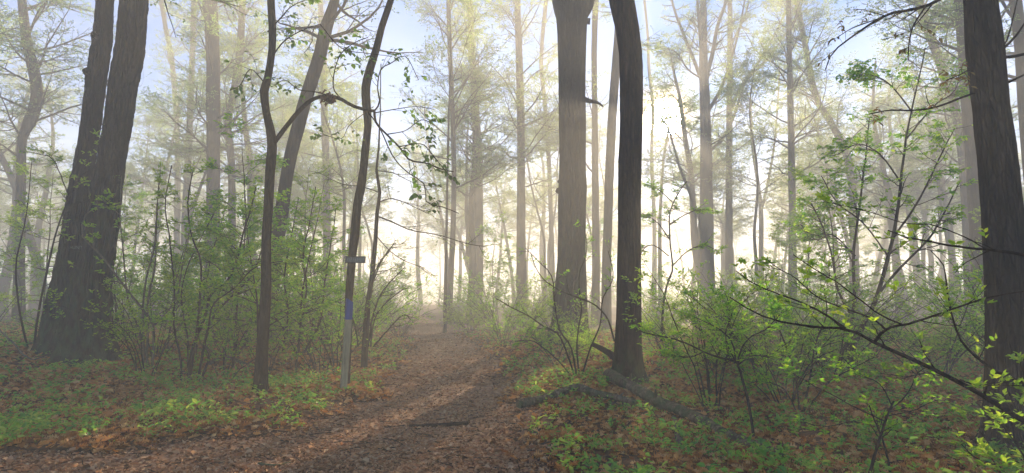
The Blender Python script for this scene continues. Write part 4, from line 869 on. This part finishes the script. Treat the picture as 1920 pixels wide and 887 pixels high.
# board on the thin trunk
db = 10.2 - 0.13; kb = depth_of(db) / F_PX
c = PX(666.5, 487, db); root = empty("board_sign", c); tag(root, "small dark weathered board nailed across the thin trunk above the post", "sign")
mb = MB(); hw, hh, ht = 19.0 * kb, 6.3 * kb, 0.012; ca = math.radians(-1.5); v = []
for yy in (-ht, ht):
    for (u, w_) in ((-hw, -hh), (hw - 0.004, -hh * 0.93), (hw, hh * 0.95), (-hw + 0.006, hh)):
        v.append((u * math.cos(ca) - w_ * math.sin(ca), yy, w_ * math.cos(ca) + u * math.sin(ca)))
mb.add(v, [(0, 1, 2, 3), (7, 6, 5, 4), (0, 4, 5, 1), (1, 5, 6, 2), (2, 6, 7, 3), (3, 7, 4, 0)], 0, False)
mb.build("board", M['board'], root)
mb = MB()
for a_, b_ in ((-hw, hw),):      # thin raised rims
    for z_ in (-hh * 0.9, hh * 0.9):
        mb.add([(a_, -ht - .006, z_ - .005), (b_, -ht - .006, z_ - .005), (b_, -ht - .006, z_ + .005), (a_, -ht - .006, z_ + .005), (a_, -ht + .002, z_ - .005), (b_, -ht + .002, z_ - .005), (b_, -ht + .002, z_ + .005), (a_, -ht + .002, z_ + .005)],
               [(0, 1, 2, 3), (7, 6, 5, 4), (0, 4, 5, 1), (1, 5, 6, 2), (2, 6, 7, 3), (3, 7, 4, 0)], 0, False)
mb.build("board_rim", M['twig_dark'], root)
rg = np.random.default_rng(4); mb = MB()      # worn, no longer readable letter strokes
for i in range(9):
    x0 = -hw * 0.8 + i * hw * 0.19; 
    for s_ in range(2):
        x1 = x0 + rg.uniform(0, 0.012); z0_ = rg.uniform(-hh * .5, 0); z1_ = z0_ + rg.uniform(.02, .05); t_ = 0.003
        mb.add([(x1, -ht - .002, z0_), (x1 + t_, -ht - .002, z0_), (x1 + t_ + .004, -ht - .002, z1_), (x1 + .004, -ht - .002, z1_)], [(0, 1, 2, 3)], 0, False)
pm2, nt_ = new_mat("worn_pale_letters"); oo = N(nt_, "ShaderNodeOutputMaterial"); pb = N(nt_, "ShaderNodeBsdfPrincipled"); pb.inputs['Base Color'].default_value = (0.3, 0.31, 0.3, 1); nt_.links.new(pb.outputs[0], oo.inputs[0])
mb.build("worn_lettering", pm2, root)
mb = MB()
for sx in (-0.03, 0.03): v, f = tubes(np.array([[(sx, -ht - 0.008, 0.0), (sx, -ht + 0.03, 0.0), (sx, 0.1, 0)]]), np.array([[0.005, 0.005, 0.003]]), 8); mb.add(v, f)
mb.build("nail", M['twig_dark'], root)
# clump of dead leaves caught on the branch
c = PX(616, 183, 9.3 - 0.33); root = None; mb = MB(); rg = np.random.default_rng(12)
n = 110; off = rg.normal(0, 1, (n, 3)) * np.array([0.055, 0.05, 0.035])
leaves(mb, c + off, norm(rg.normal(0, 1, (n, 3)) + np.array([0, 0, -.5])), norm(rg.normal(0, 1, (n, 3))), rg.uniform(.05, .09, n), 0, 0.5, 0.6, 'fold')
P_, R_ = [], []
for i in range(26):
    q = c + rg.normal(0, 1, 3) * np.array([.04, .04, .02]); dd = norm(rg.normal(0, 1, 3) * np.array([1, 1, .6])); P_.append([q - dd * .09, q, q + dd * rg.uniform(.06, .12)]); R_.append([.002, .003, .0015])
v, f = tubes(np.array(P_), np.array(R_), 4); mb.add(v, f, 0)
tag(mb.build("leaf_nest", [M['leaf_dead']], None, c), "ragged nest of dead leaves caught on the forked sapling's arching branch", "nest")

# ------------------------------------------------------------------ fallen wood
def log(name, label, pts, w0, w1, mat, seed, cat='log', bury=0.1, stubs=0, lift=None):
    """lies on the ground along pixels"""
    rg = np.random.default_rng(seed); rows = []
    for i, (x, y) in enumerate(pts):
        g_ = gpt(x, y); t = i / (len(pts) - 1); r = (w0 + (w1 - w0) * t) * 0.5 * depth_of(g_[1]) / F_PX
        r *= 1.0; z = g_[2] + r * (1 - bury) + (0.02 if cat == 'log' else 0) + (lift[i] if lift else 0); rows.append([g_[0], g_[1], z, r])
    line = smooth_line(np.array(rows), 0.07); ln = len(line)
    line[:, :3] += np.cumsum(rg.normal(0, 0.004, (ln, 3)), 0)
    mb = MB(); P = line[None, :, :3]; R = line[None, :, 3] * (1 + 0.08 * np.sin(np.linspace(0, 23, ln)) + rg.normal(0, 0.03, ln))[None]
    v, f = tubes(P, R, 14); v = v.reshape(ln, 14, 3); v += (v - line[:, None, :3]) * rg.normal(0, 0.05, (1, 14, 1)); mb.add(v.reshape(-1, 3), f)
    for e in (0, ln - 1): mb.add(v[e], [tuple(range(14))[::(1 if e else -1)]], 0, False)
    for s_ in range(stubs):
        i = int(rg.uniform(.15, .9) * ln); dd = norm(rg.normal(0, 1, 3) + np.array([0, 0, .6])); q = line[i, :3]; r = line[i, 3]
        v2, f2 = tubes(np.array([[q, q + dd * r * 1.3, q + dd * r * 2.6]]), np.array([[r * .4, r * .3, r * .12]]), 7); mb.add(v2, f2)
    o = mb.build(name, mat, None, rows[0][:3]); return tag(o, label, cat)
log("fallen_log", "long mossy fallen log running from the dark trunk to the lower right", [(1142, 722), (1180, 738), (1235, 760), (1275, 780), (1320, 802), (1370, 826), (1420, 846), (1462, 860)], 20, 24, M['log'], 1, stubs=5, lift=[.04, .03, 0, .0, 0, 0, 0, 0])
log("fallen_limb", "rotting crooked limb lying left of the dark trunk", [(972, 768), (1000, 764), (1040, 752), (1080, 748), (1120, 750), (1165, 760), (1200, 768)], 17, 11, M['log'], 2, stubs=2)
log("fallen_branch", "pale broken branch lying below the long mossy log", [(1262, 786), (1266, 800), (1270, 815), (1277, 838)], 8, 12, M['twig_pale'], 3, cat='branch')
log("dead_stick", "dark stick lying across the path", [(768, 801), (800, 800), (835, 799), (858, 798), (877, 796)], 4, 9, M['twig_dark'], 4, cat='stick', bury=0.2)
log("tree_root", "exposed root at the path's lower left edge", [(486, 872), (510, 876), (535, 872), (552, 866)], 6, 4, M['log'], 5, cat='root')
log("dead_stick", "thin curved twig on the path below the dark stick", [(672, 887), (700, 880), (722, 872), (738, 866)], 3, 2, M['twig_dark'], 6, cat='stick')
log("dead_stick", "short twig halfway between post foot and dark stick", [(730, 842), (750, 836), (768, 828)], 2.5, 2, M['twig_dark'], 7, cat='stick')
log("dead_stick", "small stick on the sunlit middle of the path", [(822, 710), (835, 707), (846, 708)], 3, 2, M['twig_dark'], 8, cat='stick')
log("fallen_branch", "dark crooked branch on leaves at the bottom right", [(1470, 850), (1520, 858), (1560, 868), (1610, 870), (1640, 880)], 6, 4, M['twig_dark'], 9, cat='branch')
log("fallen_log", "grey log half hidden in greenery left of the forked sapling", [(395, 690), (430, 692), (470, 694), (520, 697)], 10, 8, M['log'], 10)
log("fallen_branch", "long thin dead branch on the ground left of the tangled shrub", [(-10, 648), (20, 660), (60, 664), (100, 664), (125, 670)], 3, 2, M['twig_pale'], 11, cat='branch', lift=[.5, .15, 0.02, 0, 0])
def prop(name, label, pts, d0, d1, w0, w1, mat, seed):
    rows = [np.append(PX(x, y, d0 + (d1 - d0) * i / (len(pts) - 1)), (w0 + (w1 - w0) * i / (len(pts) - 1)) * .5 * d0 / F_PX) for i, (x, y) in enumerate(pts)]
    line = smooth_line(np.array(rows), 0.08); mb = MB(); v, f = tubes(line[None, :, :3], line[None, :, 3], 12); mb.add(v, f)
    vv = v.reshape(len(line), 12, 3); mb.add(vv[0], [tuple(range(12))], 0, False); mb.add(vv[-1], [tuple(range(12))], 0, False)
    tag(mb.build(name, mat, None, rows[0][:3]), label, 'log')
g1 = gpt(1160, 690)
prop("broken_log", "broken dark log propped up against the dark trunk's left side", [(1172, 690), (1150, 668), (1130, 655), (1112, 646)], 11.0, 12.3, 15, 9, M['twig_dark'], 1)
prop("broken_log", "broken dark log leaning in undergrowth right of the dark trunk", [(1300, 700), (1280, 682), (1262, 668), (1245, 656)], 13.2, 14.3, 10, 7, M['twig_dark'], 2)

# ------------------------------------------------------------------ leaf litter and ground plants
rg = np.random.default_rng(31)
def wedge(n, dmin, dmax, power=1.0, pxr=(-60, 1980)):
    """random ground points in the part of the floor in view, denser nearby"""
    d = dmin * (dmax / dmin) ** (rg.uniform(0, 1, n) ** power); px = rg.uniform(*pxr, n)
    return (px - 960) / F_PX * d, d
def patchy(x, y, f=0.6, s=0.0):
    return 0.5 + 0.25 * (np.sin(f * 2.1 * x + 1.3 * f * y + s) + np.sin(-f * 1.3 * x + 2.7 * f * y + 2 * s + 1) * 0.8 + np.sin(5.1 * f * x + 3.7 * f * y + s * 3) * 0.5)
def lay_leaves(mb, x, y, size, shape, width, mat=0, tilt=0.35, lift=0.01, fold=0.5):
    n = len(x); az = rg.uniform(0, 6.28, n); ax = np.stack([np.cos(az), np.sin(az), rg.normal(0, tilt * .6, n)], -1)
    nr = norm(np.stack([rg.normal(0, tilt, n), rg.normal(0, tilt, n), np.ones(n)], -1)); z = H(x, y) + rg.uniform(0.0, 2 * lift, n)
    leaves(mb, np.stack([x, y, z], -1), ax, nr, size, mat, width, fold, shape)
mb = MB()
x, y = wedge(60000, 4.6, 11); k_ = (in_path(x, y) < rg.normal(-0.15, 0.2, len(x))) & (rg.uniform(0, 1, len(x)) < 0.15 + 0.95 * patchy(x, y, 0.9, 2)); x, y = x[k_], y[k_]
lay_leaves(mb, x, y, rg.uniform(.05, .12, len(x)), 'lobed', rg.uniform(.6, 1.0, len(x)), 0, 0.4, 0.012, rg.uniform(.1, 1.0, len(x)))
x, y = wedge(70000, 9, 30); k_ = in_path(x, y) < rg.normal(-0.15, 0.2, len(x)); x, y = x[k_], y[k_]
lay_leaves(mb, x, y, rg.uniform(.07, .15, len(x)), 'fold', 0.8, 0, 0.45, 0.015)
tag(mb.build("fallen_leaves", M['leaf_litter']), "orange brown dead leaves covering the forest floor", "leaf litter", kind='stuff')
mb = MB()
x, y = wedge(90000, 4.6, 12, 1.1, (-60, 1100)); k_ = (in_path(x, y) > rg.normal(-0.1, 0.1, len(x))) & (rg.uniform(0, 1, len(x)) < 0.35 + 0.75 * patchy(x, y, 0.9, 5)); x, y = x[k_], y[k_]
s_ = rg.uniform(.015, .055, len(x)) * (1 + (rg.uniform(0, 1, len(x)) > .93) * .9)
lay_leaves(mb, x, y, s_, 'fold', rg.uniform(.35, .9, len(x)), 0, 0.3, 0.006, rg.uniform(0, .8, len(x)))
x, y = wedge(30000, 11, 40, 1.0, (650, 1100)); k_ = in_path(x, y) > rg.normal(-0.1, 0.15, len(x)); x, y = x[k_], y[k_]
lay_leaves(mb, x, y, rg.uniform(.05, .1, len(x)), 'quad', 0.8, 0, 0.35, 0.01)
tag(mb.build("trodden_leaves", M['leaf_path']), "small brown leaf fragments and wood chips trodden into the path", "leaf litter", kind='stuff')
# ground plants: rosettes of small leaves on short stalks
def cover(mb, x, y, hgt, n_leaf, size, tilt=0.5):
    n = len(x); z = H(x, y); az = rg.uniform(0, 6.28, (n, n_leaf)); u = rg.uniform(.35, 1, (n, n_leaf))
    c = np.stack([x, y, z], -1)[:, None, :] + np.stack([np.cos(az) * .02, np.sin(az) * .02, hgt[:, None] * u], -1) + rg.normal(0, 0.012, (n, n_leaf, 3))
    ax = np.stack([np.cos(az), np.sin(az), rg.normal(0.25, tilt, (n, n_leaf))], -1); nr = norm(np.array([0, 0, 1.]) + rg.normal(0, .35, ax.shape))
    leaves(mb, c.reshape(-1, 3), ax.reshape(-1, 3), nr.reshape(-1, 3), (size[:, None] * rg.uniform(.6, 1.2, (n, n_leaf))).ravel(), 0, 0.55, 0.25, 'fold')
mb = MB()
x, y = wedge(14000, 5.0, 12); ip = in_path(x, y); pr = np.where(ip > -0.15, 0.0, 0.3 + 1.2 * (patchy(x, y, 1.5, 7) - 0.45)); pr = np.where(x < 0, pr * 0.95 + 0.08, pr * 0.9)
k_ = (rg.uniform(0, 1, len(x)) < pr) & (ip < -0.1); x, y = x[k_], y[k_]
cover(mb, x, y, rg.uniform(.03, .2, len(x)), 7, .022 + .075 * rg.uniform(0, 1, len(x)) ** 2)
x, y = wedge(14000, 10, 32); ip = in_path(x, y); k_ = (ip < -0.1) & (rg.uniform(0, 1, len(x)) < 0.25 + 0.9 * (patchy(x, y, 0.5, 7) - 0.25)); x, y = x[k_], y[k_]
cover(mb, x, y, rg.uniform(.05, .25, len(x)), 6, rg.uniform(.04, .09, len(x)))
tag(mb.build("ground_plants", M['leaf_cover']), "low green seedlings and spring plants spread over the leaf litter", "ground cover", kind='stuff')
# twigs among the litter
n = 1500; x, y = wedge(n, 4.8, 14); az = rg.uniform(0, 6.28, n); L_ = rg.uniform(.06, .35, n); dx = np.stack([np.cos(az), np.sin(az)], -1) * L_[:, None]
P_ = np.stack([np.stack([x + dx[:, 0] * t + rg.normal(0, .008, n), y + dx[:, 1] * t + rg.normal(0, .008, n)], -1) for t in (0, .33, .66, 1)], 1)
P_ = np.concatenate([P_, (H(P_[..., 0], P_[..., 1]) + 0.012)[..., None]], -1); mb = MB(); v, f = tubes(P_, np.broadcast_to(rg.uniform(.002, .006, n)[:, None], (n, 4)), 4); mb.add(v, f)
tag(mb.build("scattered_twigs", M['twig_dark']), "small broken twigs scattered over path and litter", "twigs", kind='stuff')

# ------------------------------------------------------------------ labels of the repeats, by what stands beside them
ORD = ["first", "second", "third", "fourth", "fifth", "sixth", "seventh", "eighth", "ninth", "tenth", "eleventh", "twelfth", "thirteenth", "fourteenth", "fifteenth", "sixteenth", "seventeenth", "eighteenth", "nineteenth", "twentieth"] + ["twenty " + q for q in ("first", "second", "third", "fourth", "fifth", "sixth", "seventh", "eighth", "ninth")]
marks = sorted([(140, "the twin oak"), (490, "the forked sapling"), (655, "the post"), (1072, "the broad trunk"), (1178, "the dark trunk"), (1326, "the fan limbed trunk"), (1600, "the redbud"), (1886, "the right edge trunk")])
def between(px):
    a = [m for m in marks if m[0] <= px]; b = [m for m in marks if m[0] > px]
    if not a: return "left of " + b[0][1]
    if not b: return "right of " + a[-1][1]
    return "between " + a[-1][1][4:] + " and " + b[0][1][4:]
def label_all(items, what, cat, group):
    bk = {}
    for it in items: bk.setdefault((between(it[0])), []).append(it)
    for key, lst in bk.items():
        lst.sort(key=lambda q: q[0])
        for i, it in enumerate(lst):
            tag(it[2], f"{ORD[i] if i < 29 else 'rightmost'} {what} from the left, {key}", cat, group)
label_all([b for b in bg_objs if not -62 < b[0] < 1982], "forest tree outside the picture's edge", "tree", "trees just past the picture's edges")
bg_objs = [b for b in bg_objs if -62 < b[0] < 1982]
label_all([b for b in bg_objs if b[1] < 75], "misty forest tree", "tree", "misty trees in the middle distance")
label_all([b for b in bg_objs if b[1] >= 75], "faint far tree", "tree", "faint trees deep in the mist")
label_all([p for p in plant_objs if p[3] == 'tree' and p[1] < 42], "slim leafy sapling", "sapling", "leafy saplings of the understory")
label_all([p for p in plant_objs if p[3] == 'tree' and p[1] >= 42], "faint distant low tree", "sapling", "faint low trees far back in the mist")
label_all([p for p in plant_objs if p[3] == 'shrub' and p[1] < 16], "near green shrub", "shrub", "near green understory shrubs")
label_all([p for p in plant_objs if p[3] == 'shrub' and 16 <= p[1] < 30], "misty green shrub", "shrub", "misty understory shrubs")
label_all([p for p in plant_objs if p[3] == 'shrub' and p[1] >= 30], "fading far shrub", "shrub", "far shrubs fading in the mist")
print("objects", len(bpy.data.objects), "verts", sum(len(m.vertices) for m in bpy.data.meshes))
